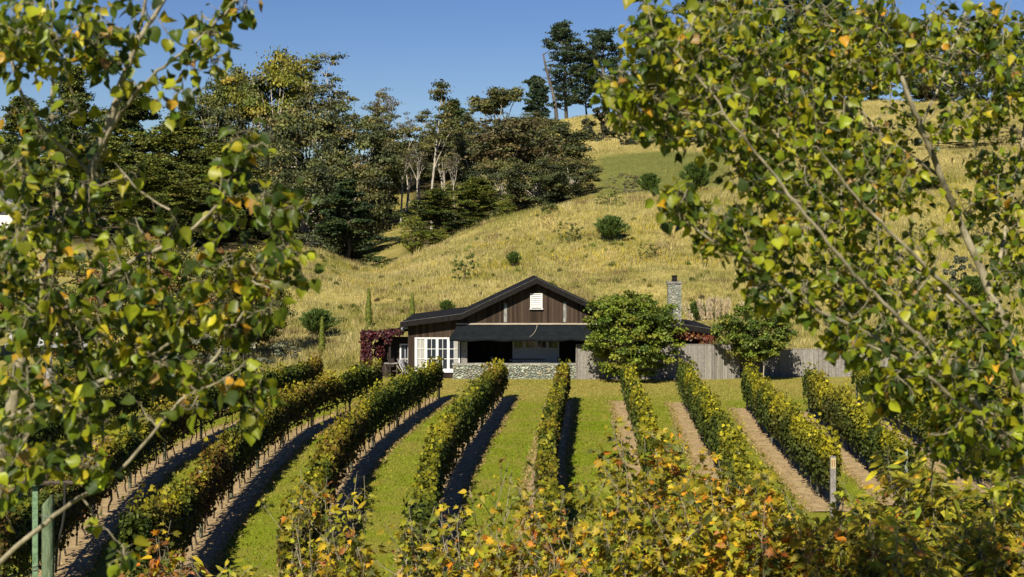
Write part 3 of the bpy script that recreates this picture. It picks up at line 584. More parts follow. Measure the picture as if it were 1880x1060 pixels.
# ---------------------------------------------------------------- veranda stone wall, furniture
sw = empty('stone_wall', (.14, 80.5, 0)); tag(sw, 'low wall of grey river stones along the veranda', 'stone wall')
def at(mb, name, mat, root, smooth=False):
    o = mb.build(name, mat, None, smooth); o.data.transform(__import__('mathutils').Matrix.Translation(-root.location)); o.parent = root; return o
m = MB(); m.box(-3.33, 3.6, 80.36, 80.74, -.05, .80); at(m, 'wall_core', M['mortar'], sw)
m = MB(); stones(m, -3.36, 3.62, -.02, .80, 80.36, .15, 9); at(m, 'stonework', M['stone'], sw, True)
m = MB(); g = np.random.default_rng(3); x = -3.4
while x < 3.55:
    wd = g.uniform(.3, .7); m.box(x, min(x + wd - .012, 3.62), 80.30 + g.uniform(0, .03), 80.79, .801, .87 + g.uniform(0, .03), np.array([.30, .29, .26]) * g.uniform(.75, 1.15)); x += wd
at(m, 'coping', M['stone'], sw)
tb = empty('outdoor_table', (.9, 82.2, .22)); tag(tb, 'long pale timber table on the veranda behind the stone wall', 'table')
m = MB(); m.box(-.15, 1.95, 81.75, 82.65, .94, .985); at(m, 'tabletop', M['pale_wood'], tb)
for x in (.0, 1.75):
    for y in (81.85, 82.45): m = MB(); m.box(x, x + .09, y, y + .09, .22, .939); at(m, 'leg', M['pale_wood'], tb)
def chair(x, y, rz, lab):
    r = empty('garden_chair', (x, y, .22), rz); tag(r, lab, 'chair', 'chairs at the veranda table')
    MB().box(-.25, .25, -.25, .25, .40, .45).build('seat', M['grey_wood'], r)
    b = MB(); b.box(-.25, .25, .23, .27, .86, .95).box(-.25, -.2, .23, .27, .451, .859).box(.2, .25, .23, .27, .451, .859)
    for i in range(4): b.box(-.15 + i * .085, -.10 + i * .085, .235, .265, .451, .859)
    b.build('backrest', M['grey_wood'], r)
    for sx in (-.22, .22):
        for sy in (-.22, .22): MB().bar((sx, sy, 0), (sx, sy, .399), .022).build('leg', M['grey_wood'], r)
chair(-.95, 82.2, pi / 2 + .2, 'grey slatted chair at the left end of the veranda table')
chair(2.4, 82.1, -pi / 2, 'grey slatted chair at the right end of the veranda table')
r = empty('side_table', (-6.9, 81.35, 0)); tag(r, 'small dark timber table beside the striped deck chair', 'table')
MB().box(-.42, .35, -.3, .3, .80, .85).build('tabletop', M['grey_wood'], r)
for sx in (-.38, .27):
    for sy in (-.25, .2): MB().box(sx, sx + .06, sy, sy + .06, -.02, .799).build('leg', M['vine_wood'], r)
MB().box(-.36, .29, -.02, .02, .35, .41).build('stretcher', M['vine_wood'], r)
r = empty('deck_chair', (-6.15, 81.1, 0), .9); tag(r, 'folding deck chair with blue and white striped cloth by the white windows', 'chair')
def stripe_mat():
    m, t, b, o = node_mat('striped_cloth'); tc = t.nodes.new("ShaderNodeTexCoord"); sx = t.nodes.new("ShaderNodeSeparateXYZ"); t.links.new(tc.outputs['Object'], sx.inputs[0])
    mu = t.nodes.new("ShaderNodeMath"); mu.operation = 'MULTIPLY'; mu.inputs[1].default_value = 9; fr = t.nodes.new("ShaderNodeMath"); fr.operation = 'FRACT'
    gt = t.nodes.new("ShaderNodeMath"); gt.operation = 'GREATER_THAN'; gt.inputs[1].default_value = .5
    mx = t.nodes.new("ShaderNodeMix"); mx.data_type = 'RGBA'; mx.inputs[6].default_value = (.03, .045, .09, 1); mx.inputs[7].default_value = (.42, .42, .41, 1)
    t.links.new(sx.outputs[0], mu.inputs[0]); t.links.new(mu.outputs[0], fr.inputs[0]); t.links.new(fr.outputs[0], gt.inputs[0]); t.links.new(gt.outputs[0], mx.inputs[0]); t.links.new(mx.outputs[2], b.inputs['Base Color']); b.inputs['Roughness'].default_value = .9
    return m
V = []; 
for t in np.linspace(0, 1, 9):
    yy = -.45 + .75 * t; zz = .30 + .75 * t ** 1.6 - .08 * sin(pi * t)
    V += [(-.27, yy, zz), (.27, yy, zz)]
mk('cloth_seat', V, [(2 * i, 2 * i + 1, 2 * i + 3, 2 * i + 2) for i in range(8)], stripe_mat(), r, None, True).modifiers.new('thick', 'SOLIDIFY').thickness = .012
for sx in (-.3, .3):
    MB().bar((sx, -.5, .28), (sx, .32, 1.1), .022).build('frame', M['grey_wood'], r)
    MB().bar((sx * .93, -.35, 0), (sx * .93, .35, .72), .02).build('leg', M['pale_wood'], r)
    MB().bar((sx * 1.02, .45, 0), (sx * 1.02, -.35, .5), .02).build('leg', M['pale_wood'], r)
# ---------------------------------------------------------------- creeper pergola and creepers
pg = empty('pergola', (-8.0, 81.2, 0)); tag(pg, 'dark timber pergola overgrown with red creeper at the house corner', 'pergola')
for x in (-8.35, -7.0): at(MB().box(x - .06, x + .06, 81.1, 81.22, -.05, 2.6), 'post', M['boards_dark'], pg)
at(MB().prism_xz([(-8.7, 2.5), (-5.96, 2.72), (-5.96, 2.84), (-8.7, 2.62)], 81.08, 81.24), 'beam', M['boards_dark'], pg)
def creeper(name, lab, boxes, n, pal, wts, size=.13):
    B = np.array(boxes, float); vol = np.prod(B[:, 1::2] - B[:, 0::2], axis=1) ** .7; i = R.choice(len(B), n, p=vol / vol.sum()); b = B[i]
    P = b[:, 0::2] + R.random((n, 3)) * (b[:, 1::2] - b[:, 0::2]); P += R.normal(0, .05, (n, 3)); O = P.mean(0); O[2] = 0
    N = unit(np.array([0, -.8, .3]) + .8 * rnd3(n)); A = unit(np.array([0, 0, -1.]) + .7 * rnd3(n))
    o = leafmesh(name, T_VINE, P - O, A, N, R.uniform(.7, 1.2, n) * size, mixcol(n, pal, wts, .25), M['red_leaf'], None); o.location = O
    tag(o, lab, 'creeper')
RED = [(.045, .008, .011), (.075, .014, .018), (.025, .007, .009), (.14, .07, .025), (.06, .07, .02)]
creeper('creeper', 'deep red creeper covering the pergola left of the white windows',
        [(-8.6, -8.05, 80.9, 81.25, 0, 2.5), (-8.6, -7.0, 80.9, 81.3, 2.35, 2.7), (-7.1, -6.3, 80.95, 81.3, 2.55, 2.80), (-7.25, -6.95, 80.95, 81.3, 2.0, 2.5), (-7.9, -7.4, 81.5, 81.9, 1.2, 2.0)], 3600, RED, [4, 3, 3, .5, .2])
creeper('creeper', 'rusty red creeper along the porch eave below the stone chimney',
        [(9.0, 11.6, 80.5, 80.95, 2.3, 2.75), (10.75, 11.4, 80.4, 80.9, 1.2, 2.5)], 2600, [(.14, .04, .018), (.10, .02, .02), (.09, .07, .02), (.2, .09, .03)], [3, 2, 2, 1])

# ---------------------------------------------------------------- brushwood fences
def brush_fence(lab, pts, h, seed):
    g = np.random.default_rng(seed); pts = np.array(pts, float); O = np.array([*pts.mean(0), 0])
    root = empty('brush_fence', O); tag(root, lab, 'fence', 'brushwood fences beside the house')
    Vs, Fs, Cs, nn = [], [], [], 0; fr = MB()
    for a, b in zip(pts[:-1], pts[1:]):
        L = np.linalg.norm(b - a); d = (b - a) / L; nrm = np.array([d[1], -d[0]]); n = int(L * 110)
        s = g.uniform(0, L, n); off = g.uniform(-.045, .045, n); top = h + g.normal(0, .022, n) + .03 * (vnoise(s, s * 0, .5, seed) - .5); lean = g.normal(0, .02, n); r = g.uniform(.006, .016, n)
        for j in range(n):
            p = a + d * s[j] + nrm * off[j]; q = p + d * lean[j]
            V, Fq = tube([(p[0], p[1], -.02), ((p + q)[0] / 2 + g.normal(0, .008), (p + q)[1] / 2, top[j] / 2), (q[0], q[1], top[j])], [r[j], r[j], r[j] * .6], 4)
            Vs.append(V - O); Fs.append(np.array(Fq) + nn); nn += len(V)
            t = g.random(); c = (np.array([.16, .15, .125]) * (1 - t) + np.array([.40, .38, .32]) * t) * (.8 + .4 * vnoise(np.array(s[j]), np.array(0.), .4, seed + 1)); Cs.append(np.tile(c, (len(V), 1)))
        core = .02 * nrm; x = [(a - core), (b - core), (b + core), (a + core)]
        fr.add([(p[0], p[1], z) for z in (0, h - .06) for p in x], [(0, 1, 5, 4), (1, 2, 6, 5), (2, 3, 7, 6), (3, 0, 4, 7), (4, 5, 6, 7)])
    mk('brushwood', np.concatenate(Vs), np.concatenate(Fs), M['brush'], root, np.concatenate(Cs))
    o = fr.build('backing', M['grey_wood'], root); o.data.transform(__import__('mathutils').Matrix.Translation(-Vector(O)))
    for a, b in zip(pts[:-1], pts[1:]):
        L = np.linalg.norm(b - a); d = (b - a) / L; nrm = np.array([d[1], -d[0]])
        for s in np.arange(.03, L + .01, max(2.45, L / max(1, round(L / 2.45)) - .001)):
            p = a + d * s + nrm * .075 - O[:2]; MB().tube([(p[0], p[1], -.05), (p[0], p[1], h + .02)], .03, 6).build('post', M['grey_wood'], root)
    pb = MB(); pb.tube([(*(p - O[:2]), h + .005) for p in pts], .02, 5); pb.build('rail', M['grey_wood'], root)
brush_fence('tall brushwood fence panel beginning at the end of the stone wall', [(3.62, 80.25), (11.35, 80.2), (13.0, 80.9)], 1.98, 61)
brush_fence('lower brushwood fence standing right of the smaller round tree', [(13.1, 82.0), (16.2, 82.0), (23.5, 81.6)], 1.6, 62)
#TREES
# ---------------------------------------------------------------- tree makers (built near unit size, then scaled)
def curve(p, d, L, n, g, wob=.12, up=0.):
    pts = [np.array(p, float)]; d = unit(np.array(d, float))
    for i in range(n): d = unit(d + g.normal(0, wob, 3) + np.array([0, 0, up])); pts.append(pts[-1] + d * L / n)
    return np.array(pts), d
def clump(C, r, n, g, flat=.6, upbias=.35):
    """points and facings of n leaf sprays in flattened balls of radius r about each C"""
    C = np.asarray(C); k = len(C); r = np.broadcast_to(r, (k,)); i = np.repeat(np.arange(k), n); d = rnd3(len(i), g); d[:, 2] = np.where(d[:, 2] < -.2, -d[:, 2] * .6, d[:, 2])
    rad = g.random(len(i)) ** .45 * (1 + .25 * g.normal(size=len(i)))
    P = C[i] + d * (rad * r[i])[:, None] * np.array([1, 1, flat]); N = unit(d + .7 * rnd3(len(i), g) + np.array([0, 0, upbias])); return P, N, i
def tree_obj(name, tubes, P, N, A, size, col, bark, T=T_DIA, leaf='leaf_far', width=None, crown='crown'):
    root = empty(name)
    if tubes is not None: tubes.build('trunk', M[bark], root)
    leafmesh(crown, T, P, A, N, size, col, M[leaf], root, width)
    V = np.asarray(P); root['_h'] = float(V[:, 2].max()); root['_w'] = float(np.percentile(np.hypot(V[:, 0], V[:, 1]), 96) * 2)
    return root
def gum(seed, h=18., w=11., clear=.4, pal=None, wts=None, nl=62, cr=1.15, lean=0., forks=3, bark='bark_pale', flat=.55, name='gum_tree', leaf=.42, dens=1.0, tips2=(3, 4)):
    g = np.random.default_rng(seed); T = Tubes(); tips = []; r0 = h * .0115
    n0 = int(g.integers(1, 3)) if forks > 2 else 1
    for s in range(n0):
        P0, d0 = curve((g.normal(0, .1) * s, g.normal(0, .1) * s, -.5), (lean + g.normal(0, .12) + (.25 if s else 0), g.normal(0, .1), 1), h * (clear + .1), 7, g, .06, .03)
        T.add(P0, np.linspace(r0, r0 * .6, 8), 7)
        for a in range(forks + (1 if n0 == 1 else 0)):
            az = g.uniform(0, 2 * pi) if forks < 3 else 2 * pi * (a + g.random() * .7) / forks; st = P0[int(g.integers(4, 8))]; sp = g.uniform(.35, .8)
            P1, d1 = curve(st, d0 + np.array([cos(az) * sp, sin(az) * sp, .25]), h * g.uniform(.22, .34), 6, g, .13, .05)
            P1[:, :2] = st[:2] + (P1[:, :2] - st[:2]) * (w / h * 1.5); T.add(P1, np.linspace(r0 * .5, r0 * .24, 7), 6)
            for b in range(int(g.integers(*tips2)) + 1):
                az = g.uniform(0, 2 * pi); st2 = P1[int(g.integers(3, 7))]
                P2, d2 = curve(st2, unit(d1) + np.array([cos(az), sin(az), g.uniform(.0, .5)]) * .85, h * g.uniform(.10, .19), 5, g, .16, .06); T.add(P2, np.linspace(r0 * .24, r0 * .1, 6), 5)
                tips.append(P2[-1]); tips.append(P2[3] + g.normal(0, .3, 3))
                for q in range(2):
                    az = g.uniform(0, 2 * pi); P3_, _ = curve(P2[int(g.integers(2, 5))], d2 + np.array([cos(az), sin(az), .2]), h * .07, 3, g, .2, .05); T.add(P3_, np.linspace(r0 * .11, r0 * .05, 4), 4); tips.append(P3_[-1])
    tips = np.array(tips); P, N, i = clump(tips, cr * h * .052 * g.uniform(.7, 1.35, len(tips)), int(nl * dens), g, flat)
    n = len(P); c = mixcol(len(tips), pal, wts, .16, g)[i] * np.exp(g.normal(0, .2, (n, 1)))
    A = unit(rnd3(n, g) + np.array([0, 0, -.5])); return tree_obj(name, T, P, N, A, g.uniform(.6, 1.2, n) * leaf, c, bark)
def cypress(seed, h=16., w=11., pal=None, wts=None, top=.5, gap=.0, droop=.15, name='cypress_tree', dens=1.0, z0=.08):
    """dark conifer with flat layered boughs"""
    g = np.random.default_rng(seed); T = Tubes(); P0 = np.array([(g.normal(0, .05) * i, g.normal(0, .05) * i, h * i / 10 - .3) for i in range(11)]); T.add(P0, np.linspace(h * .022, h * .004, 11), 7)
    Cs = []; nb = int(64 * dens)
    for b in range(nb):
        t = z0 + (1 - z0) * (b + g.random()) / nb; L = w / 2 * (min(1, (1 - t) / (1 - top)) ** .75 if t > top else 1 - .25 * (top - t)) * g.choice([.5, .8, 1.0, 1.25]) * g.uniform(.8, 1.1); L = max(L, .35)
        if g.random() < gap: continue
        az = b * 2.4 + g.normal(0, .4); st = np.array([0, 0, h * t * .97]); d = np.array([cos(az), sin(az), .25 - droop + .5 * t + g.normal(0, .14)])
        P1, _ = curve(st, d, L, 6, g, .08, -.01 if droop > .2 else .015); T.add(P1, np.linspace(h * .006, h * .0018, 7), 4)
        for q in range(2, 7):
            for s in range(3 if q > 3 else 2): Cs.append(P1[q] + np.array([g.normal(0, .13 * L), g.normal(0, .13 * L), g.normal(.1, .12)]))
    Cs = np.array(Cs); P, N, i = clump(Cs, h * .045 * g.uniform(.6, 1.5, len(Cs)), 46, g, .5, .6)
    n = len(P); c = mixcol(len(Cs), pal, wts, .18, g)[i] * np.exp(g.normal(0, .2, (n, 1))); az = np.arctan2(P[:, 1], P[:, 0])
    A = unit(np.stack([np.cos(az), np.sin(az), -.15 + 0 * az], -1) + .7 * rnd3(n, g)); return tree_obj(name, T, P, N, A, g.uniform(.6, 1.25, n) * .32, c, 'bark_dark')
def pine(seed, h=20., w=9., pal=None, wts=None, clear=.35, name='pine_tree', dens=1.0):
    g = np.random.default_rng(seed); T = Tubes(); P0, _ = curve((0, 0, -.4), (g.normal(0, .05), 0, 1), h * .97, 10, g, .03, .03); T.add(P0, np.linspace(h * .017, h * .005, 11), 7); tips = []
    nb = int(40 * dens)
    for b in range(nb):
        t = clear + (1 - clear) * (b + g.random()) / nb; st = P0[0] * 0 + np.array([np.interp(t, np.linspace(0, 1, 11), P0[:, k]) for k in range(3)])
        prof = .55 + .45 * sin(pi * min(1, (t - clear) / (1 - clear) * 1.15)); L = w / 2 * prof * g.uniform(.55, 1.15) * (1 if t < .9 else .6); az = b * 2.4 + g.normal(0, .5)
        P1, d = curve(st, (cos(az), sin(az), .25 + .5 * t), L, 5, g, .12, .08); T.add(P1, np.linspace(h * .006, h * .002, 6), 4)
        for q in (3, 4, 5):
            for s in range(2): tips.append(P1[q] + g.normal(0, .09 * L + .15, 3))
    tips = np.array(tips); P, N, i = clump(tips, h * .038 * g.uniform(.7, 1.3, len(tips)), 40, g, .75, .3)
    n = len(P); c = mixcol(len(tips), pal, wts, .18, g)[i] * np.exp(g.normal(0, .2, (n, 1))); A = unit(P - tips[i] + np.array([0, 0, .5]) + .4 * rnd3(n, g))
    return tree_obj(name, T, P, N, A, g.uniform(.6, 1.2, n) * .48, c, 'bark_dark', width=g.uniform(.25, .45, n))
def round_tree(seed, h=5., w=4.6, pal=None, wts=None, z0=.16, name='round_tree', leaf=.2, n_c=190, nl=42, stems=1, leafm='leaf_far', T_=T_DIA, tr=.014, bark='bark_dark', lump_=.5, cr=.085, fl=.7, limb=.006):
    """dense broadleaf crown on a short stem"""
    g = np.random.default_rng(seed); T = Tubes(); C = []
    for s in range(stems):
        P0, _ = curve((g.normal(0, .12) * (stems > 1), g.normal(0, .12) * (stems > 1), -.15), (g.normal(0, .1), g.normal(0, .1), 1), h * .5, 6, g, .05, .05); T.add(P0, np.linspace(h * tr, h * tr * .6, 7), 7)
    while len(C) < n_c:
        d = rnd3(1, g)[0]; rr = g.uniform(.45, 1.0) ** .6; p = np.array([d[0] * w / 2, d[1] * w / 2, h * (z0 + (1 - z0) / 2) + d[2] * h * (1 - z0) / 2]) * np.array([rr, rr, 1]); p[2] = h * (z0 + 1) / 2 + (p[2] - h * (z0 + 1) / 2) * rr
        lump = 1.05 - lump_ / 2 + lump_ * vnoise(np.array(math.atan2(d[1], d[0]) * 1.3 + 9), np.array(d[2] * 2.2 + seed), 1, 77); p[:2] *= lump * (1 - .25 * max(0, -d[2])); C.append(p)
    C = np.array(C)
    for k in range(0, n_c, 4): T.add(np.array([P0[int(g.integers(2, 7))], (P0[5] * .4 + C[k] * .6) + g.normal(0, .05, 3), C[k]]), [h * limb, h * limb * .6, h * limb * .25], 4)
    P, N, i = clump(C, h * cr * g.uniform(.65, 1.3, n_c), nl, g, fl, .25); n = len(P); out = unit(P - np.array([0, 0, h * .5])); N = unit(N + .5 * out)
    c = mixcol(n_c, pal, wts, .14, g)[i] * np.exp(g.normal(0, .2, (n, 1))); A = unit(rnd3(n, g) * .8 + out * .6 + np.array([0, 0, -.3])); return tree_obj(name, T, P, N, A, g.uniform(.6, 1.2, n) * leaf, c, bark, T_, leafm)
def young_pine(seed, h=2.2, w=2.0, name='young_pine', pal=((.045, .085, .016), (.08, .13, .022), (.15, .19, .04))):
    g = np.random.default_rng(seed); T = Tubes(); T.add(np.array([(0, 0, -.2), (.02, 0, h * .5), (0, 0, h * .93)]), [h * .03, h * .02, h * .006], 6); S = []
    for b in range(46):
        t = .12 + .85 * (b + g.random()) / 46; az = b * 2.4; L = w / 2 * min(1, 1.25 * (1 - t) ** .6 + .05) * (1 if t > .25 else .75) * g.uniform(.75, 1.1); st = np.array([0, 0, h * t * .85]); P1, d = curve(st, (cos(az), sin(az), .35 + .5 * t), L, 4, g, .08, .16); T.add(P1, np.linspace(h * .010, h * .004, 5), 4)
        for q in np.linspace(.35, 1, 6): S.append((np.array([np.interp(q, np.linspace(0, 1, 5), P1[:, k]) for k in range(3)]), d))
    C = np.array([s[0] for s in S]); D = np.array([s[1] for s in S]); m_ = 26; i = np.repeat(np.arange(len(C)), m_); n = len(i)
    A = unit(D[i] + np.array([0, 0, .9]) + .75 * rnd3(n, g)); P = C[i] + .04 * g.normal(size=(n, 3)); c = mixcol(n, pal, [3, 3, 1], .15, g)
    return tree_obj(name, T, P, rnd3(n, g), A, g.uniform(.6, 1.2, n) * .13 * h, c, 'bark_dark', T_BLADE, 'leaf_far', g.uniform(.02, .035, n) * h / 1.6)
def pencil(seed, h=2.4, w=.34):
    g = np.random.default_rng(seed); T = Tubes(); T.add(np.array([(0, 0, -.2), (0, 0, h * .5), (0, 0, h * .9)]), [.03, .02, .006], 5); n = 2600; t = g.random(n) ** 1.1; az = g.uniform(0, 2 * pi, n); r = w / 2 * np.minimum(1, t * 6 + .35) * (1 - t) ** .6 * g.uniform(.4, 1.1, n)
    P = np.stack([np.cos(az) * r, np.sin(az) * r, t * h * .93], -1); A = unit(np.stack([np.cos(az) * .2, np.sin(az) * .2, np.ones(n)], -1) + .15 * rnd3(n, g))
    return tree_obj('pencil_cypress', T, P, np.stack([np.cos(az), np.sin(az), .3 + 0 * az], -1) + .3 * rnd3(n, g), A, g.uniform(.08, .18, n), mixcol(n, [(.12, .15, .02), (.20, .21, .03), (.07, .10, .018)], [3, 2, 1], .15, g), 'bark_dark', T_LANCE, 'leaf_far', g.uniform(.1, .25, n))
def bush(seed, pal, wts, h=2., w=2.6, leaf=.16, name='bush', n_c=60, nl=40):
    return round_tree(seed, h, w, pal, wts, -.25, name, leaf, n_c, nl, 3, tr=.012)
OLIVE = [(.068, .082, .026), (.11, .115, .034), (.165, .15, .045), (.045, .057, .022)]
YOLIVE = [(.15, .16, .018), (.20, .20, .022), (.24, .22, .025), (.085, .10, .018)]
RUST = [(.105, .088, .035), (.14, .105, .042), (.085, .085, .032)]
DARK = [(.032, .055, .018), (.05, .075, .021), (.075, .10, .026), (.024, .042, .016)]
MACR = [(.105, .125, .018), (.155, .165, .026), (.06, .078, .016)]
BLUE = [(.026, .048, .025), (.042, .066, .031), (.065, .088, .038)]
PROTO = {
 'gum_a': gum(1, 20, 12, .42, OLIVE, [2, 3, 2, 1]), 'gum_b': gum(2, 20, 11, .5, OLIVE, [2, 2, 1, 2], lean=.1), 'gum_c': gum(3, 16, 13, .3, OLIVE, [2, 3, 1, 2], cr=1.4, nl=84),
 'gum_y': gum(4, 20, 13, .35, YOLIVE, [2, 3, 2, 1], cr=1.4, nl=84), 'gum_tall': gum(5, 22, 9, .55, OLIVE, [1, 3, 2, 1], forks=2, cr=1.1, tips2=(2, 3), nl=60), 'gum_bare': gum(6, 20, 9, .4, [(.09, .085, .045), (.13, .11, .06)], [1, 1], cr=.9, dens=.35, leaf=.32),
 'gum_rust': gum(7, 14, 13, .38, RUST + OLIVE[:1], [3, 2, 2, 1], lean=.28, cr=1.2, forks=4, nl=46, leaf=.34), 'gum_d': gum(8, 14, 13, .25, OLIVE, [3, 2, 1, 2], cr=1.45, nl=84),
 'cyp_a': cypress(11, 16, 13, MACR, [3, 2, 2], .45), 'cyp_b': cypress(12, 16, 12, MACR + DARK[:2], [2, 2, 2, 1, 1], .3), 'cyp_c': cypress(13, 15, 9, DARK, [3, 3, 2, 1], .25), 'cyp_open': cypress(14, 12, 9, DARK, [3, 2, 1, 3], .3, .35, .32, dens=.8),
 'cyp_point': cypress(15, 18, 12, MACR + [(.07, .095, .035)], [2, 2, 2, 2], .08, 0, -.1),
 'pine_a': pine(21, 20, 8.5, BLUE, [2, 3, 2], .10), 'pine_b': pine(22, 19, 11, BLUE, [2, 3, 2], .2), 'pine_s': pine(23, 10, 6, BLUE, [3, 2, 1], .1),
 'mass_a': round_tree(81, 14, 12, OLIVE, [3, 3, 1.5, 2], -.03, 'gum_tree', .36, 120, 170, 2, bark='bark_pale', lump_=.9, cr=.105, fl=.8, limb=.009), 'mass_b': round_tree(82, 14, 11, OLIVE + RUST[:1], [3, 3, 1.5, 2, .5], -.08, 'gum_tree', .36, 105, 170, 3, bark='bark_pale', lump_=1.0, cr=.11, fl=.75, limb=.009), 'mass_y': round_tree(83, 14, 12, YOLIVE + OLIVE[:2], [3, 2, 1, 2, 2, 2], .1, 'gum_tree', .36, 110, 180, 2, bark='bark_pale', lump_=.9, cr=.115, fl=.8, limb=.009),
 'pop': round_tree(31, 6, 3.0, [(.14, .16, .02), (.20, .20, .025), (.08, .10, .018)], [3, 2, 2], .05, 'young_poplar', .2, 110, 36), 'aut': round_tree(32, 8, 6, [(.12, .13, .018), (.18, .17, .02), (.22, .14, .02), (.17, .07, .025), (.06, .08, .018)], [4, 3, 1.2, .7, 3], .06, 'autumn_tree', .2, 240, 46),
 'round': round_tree(33, 5, 5.4, [(.065, .10, .010), (.12, .155, .014), (.19, .21, .022)], [3, 3, 1.5], .04, 'round_tree', .17, 210, 84, lump_=.5), 'round2': round_tree(34, 4.5, 4.3, [(.065, .10, .012), (.11, .145, .016), (.18, .19, .022)], [3, 3, 1.5], .22, 'round_tree', .16, 200, 80, lump_=.45),
 'yp1': young_pine(41), 'yp2': young_pine(42, 2.2, 1.8), 'pen': pencil(43),
 'b_grey': bush(51, [(.075, .085, .05), (.11, .12, .07), (.05, .06, .035)], [2, 2, 1]), 'b_green': bush(52, [(.05, .075, .018), (.08, .105, .022), (.11, .12, .03)], [2, 2, 1]), 'b_twig': bush(53, [(.12, .10, .06), (.16, .13, .08), (.08, .07, .045)], [2, 2, 1], nl=16, leaf=.12),
 'b_weed': bush(54, [(.07, .10, .018), (.12, .14, .022), (.17, .17, .03)], [2, 2, 1], nl=30, leaf=.13, n_c=46), 'b_dark': bush(55, [(.03, .04, .018), (.05, .055, .025), (.04, .035, .02)], [2, 2, 1], nl=40), 'b_olive': bush(56, [(.11, .12, .075), (.17, .18, .12), (.07, .08, .045)], [2, 2, 1], nl=40, leaf=.13)}
USED = set(); SEEN = {}
def ray_y(px, py, Y0=88., Y1=300.):
    Y = np.arange(Y0, Y1, .25); z = CZ - (py - HY) * Y / F; hit = np.nonzero(H((px - CX) / F * Y, Y) >= z)[0]; return float(Y[hit[0]]) if len(hit) else Y1
def place(key, px, Y, top, wpx, label, cat='tree', group=None, rz=None, name=None, sink=0., hmul=1., base=None):
    if base: Y = ray_y(px, base, Y if Y > 150 else 88.)
    p = PROTO[key]; b = hp(px, Y); b[2] -= sink; ztop = CZ - (top - HY) * Y / F; h = max(.4, ztop - b[2]); wd = wpx * Y / F
    o = p if key not in USED else copy_tree(p); USED.add(key)
    if name: o.name = name
    o.location = b; o.rotation_euler = (0, 0, random.uniform(0, 6.28) if rz is None else rz)
    s = wd / p['_w']; o.scale = (s, s, h / p['_h'] * hmul); tag(o, label, cat, group); return o
# ridge line
place('pine_a', 1040, 283, 40, 80, 'tallest dark pine on the skyline beside the leaning bare trunk', group='pines along the ridge')
place('pine_b', 1108, 288, 50, 105, 'broad topped dark pine on the ridge left of the hanging poplar leaves', group='pines along the ridge')
place('pine_b', 1078, 290, 95, 60, 'slim pine filling the gap between the two tall ridge pines', group='pines along the ridge')
place('pine_s', 990, 276, 140, 50, 'small dark conifer on the skyline left of the leaning bare trunk', group='pines along the ridge')
for px, top, wd, lab in ((1215, 20, 120, 'ridge pine behind the left edge of the right poplar leaves'), (1325, -30, 150, 'large ridge pine second behind the right poplar leaves'), (1440, -40, 160, 'huge ridge pine reaching out of the top of the view'), (1545, -10, 120, 'ridge pine standing left of the pale barked gums')):
    place('pine_a' if px % 2 else 'pine_b', px, 290, top, wd, lab, group='pines along the ridge')
for px, top, wd, lab in ((1660, 70, 110, 'thin ridge gum right of the last big pine'), (1745, 30, 120, 'tall ridge gum with pale trunk seen past the main poplar limb'), (1830, 60, 130, 'ridge gum near the right border above the dry slope'), (1930, 40, 130, 'ridge gum cut by the right border')):
    place('gum_a', px, 286, top, wd, lab, group='gums along the ridge', sink=.5)
for key, px, top, wd, lab in (('mass_b', 1600, 100, 110, 'low olive gum at the foot of the right ridge pines'), ('pine_b', 1610, 15, 120, 'last ridge pine before the gums on the right'), ('mass_a', 1700, 95, 130, 'olive gum under the tall pale gum on the right ridge'), ('mass_b', 1790, 80, 130, 'bushy gum on the right ridge left of the border gums'), ('mass_a', 1890, 70, 150, 'bushy gum on the right ridge at the border'),
    ('mass_b', 1400, 110, 130, 'scrub gum beneath the huge ridge pine'), ('mass_a', 1290, 120, 120, 'scrub gum beneath the second ridge pine'), ('pine_a', 1490, 10, 110, 'ridge pine crowded between two larger pines')):
    place(key, px, 284, top, wd, lab, group='gums along the ridge' if 'mass' in key else 'pines along the ridge')
place('b_dark', 1760, 200, 262, 120, 'dark scrub on the right slope below the ridge gums', 'bush', 'bushes on the upper hill', base=300)
place('b_twig', 1850, 200, 232, 110, 'brown scrub near the right border below the ridge gums', 'bush', 'bushes on the upper hill', base=290)
def snag():
    b = hp(1022, 280); t = P3(1000, 100, 280); r = empty('dead_tree', b); tag(r, 'bare leaning dead trunk on the skyline left of the tallest pine', 'tree'); g = np.random.default_rng(9); T = Tubes(); d = t - b
    P = np.array([d * s + np.array([.3 * sin(s * 5), 0, 0]) for s in np.linspace(-.02, 1, 9)]); T.add(P, np.linspace(.42, .16, 9), 7)
    for s in (5, 6, 7, 8):
        Q, _ = curve(P[s], (g.choice([-1, 1]) * 1., .3, .6), g.uniform(1, 2.6), 4, g, .2); T.add(Q, np.linspace(.13, .04, 5), 4)
    T.build('trunk', noise_mat('dead_wood', (.05, .042, .035), (.14, .12, .10), 2, stretch=(1, 1, .3)), r)
snag()
place('gum_c', 920, 268, 155, 105, 'round headed gum on the skyline left of the small conifer', group='gums along the ridge')
place('gum_a', 862, 264, 196, 55, 'small lone gum on the skyline in a dip of the wood', group='gums along the ridge')
W = 'trees of the wood behind the house'
place('gum_tall', 792, 198, 146, 120, 'tallest pale trunked gum of the middle wood with separate leaf heads', group=W, rz=.4)
place('gum_bare', 716, 238, 160, 95, 'half bare gum with whitish limbs left of the tallest pale gum', group=W)
place('gum_bare', 752, 230, 205, 70, 'thin bare limbed gum close against the tallest pale gum', group=W)
place('cyp_c', 832, 246, 182, 75, 'dark conifer peaking right beside the tallest pale gum', group=W)
place('gum_b', 680, 252, 166, 90, 'olive gum rising behind the half bare gum', group=W)
place('gum_tall', 605, 236, 92, 120, 'tall open gum whose separate leaf heads stand against the sky', group=W, rz=2.1)
place('mass_y', 512, 222, 84, 170, 'yellow green gum with the highest crown of the wood', group=W)
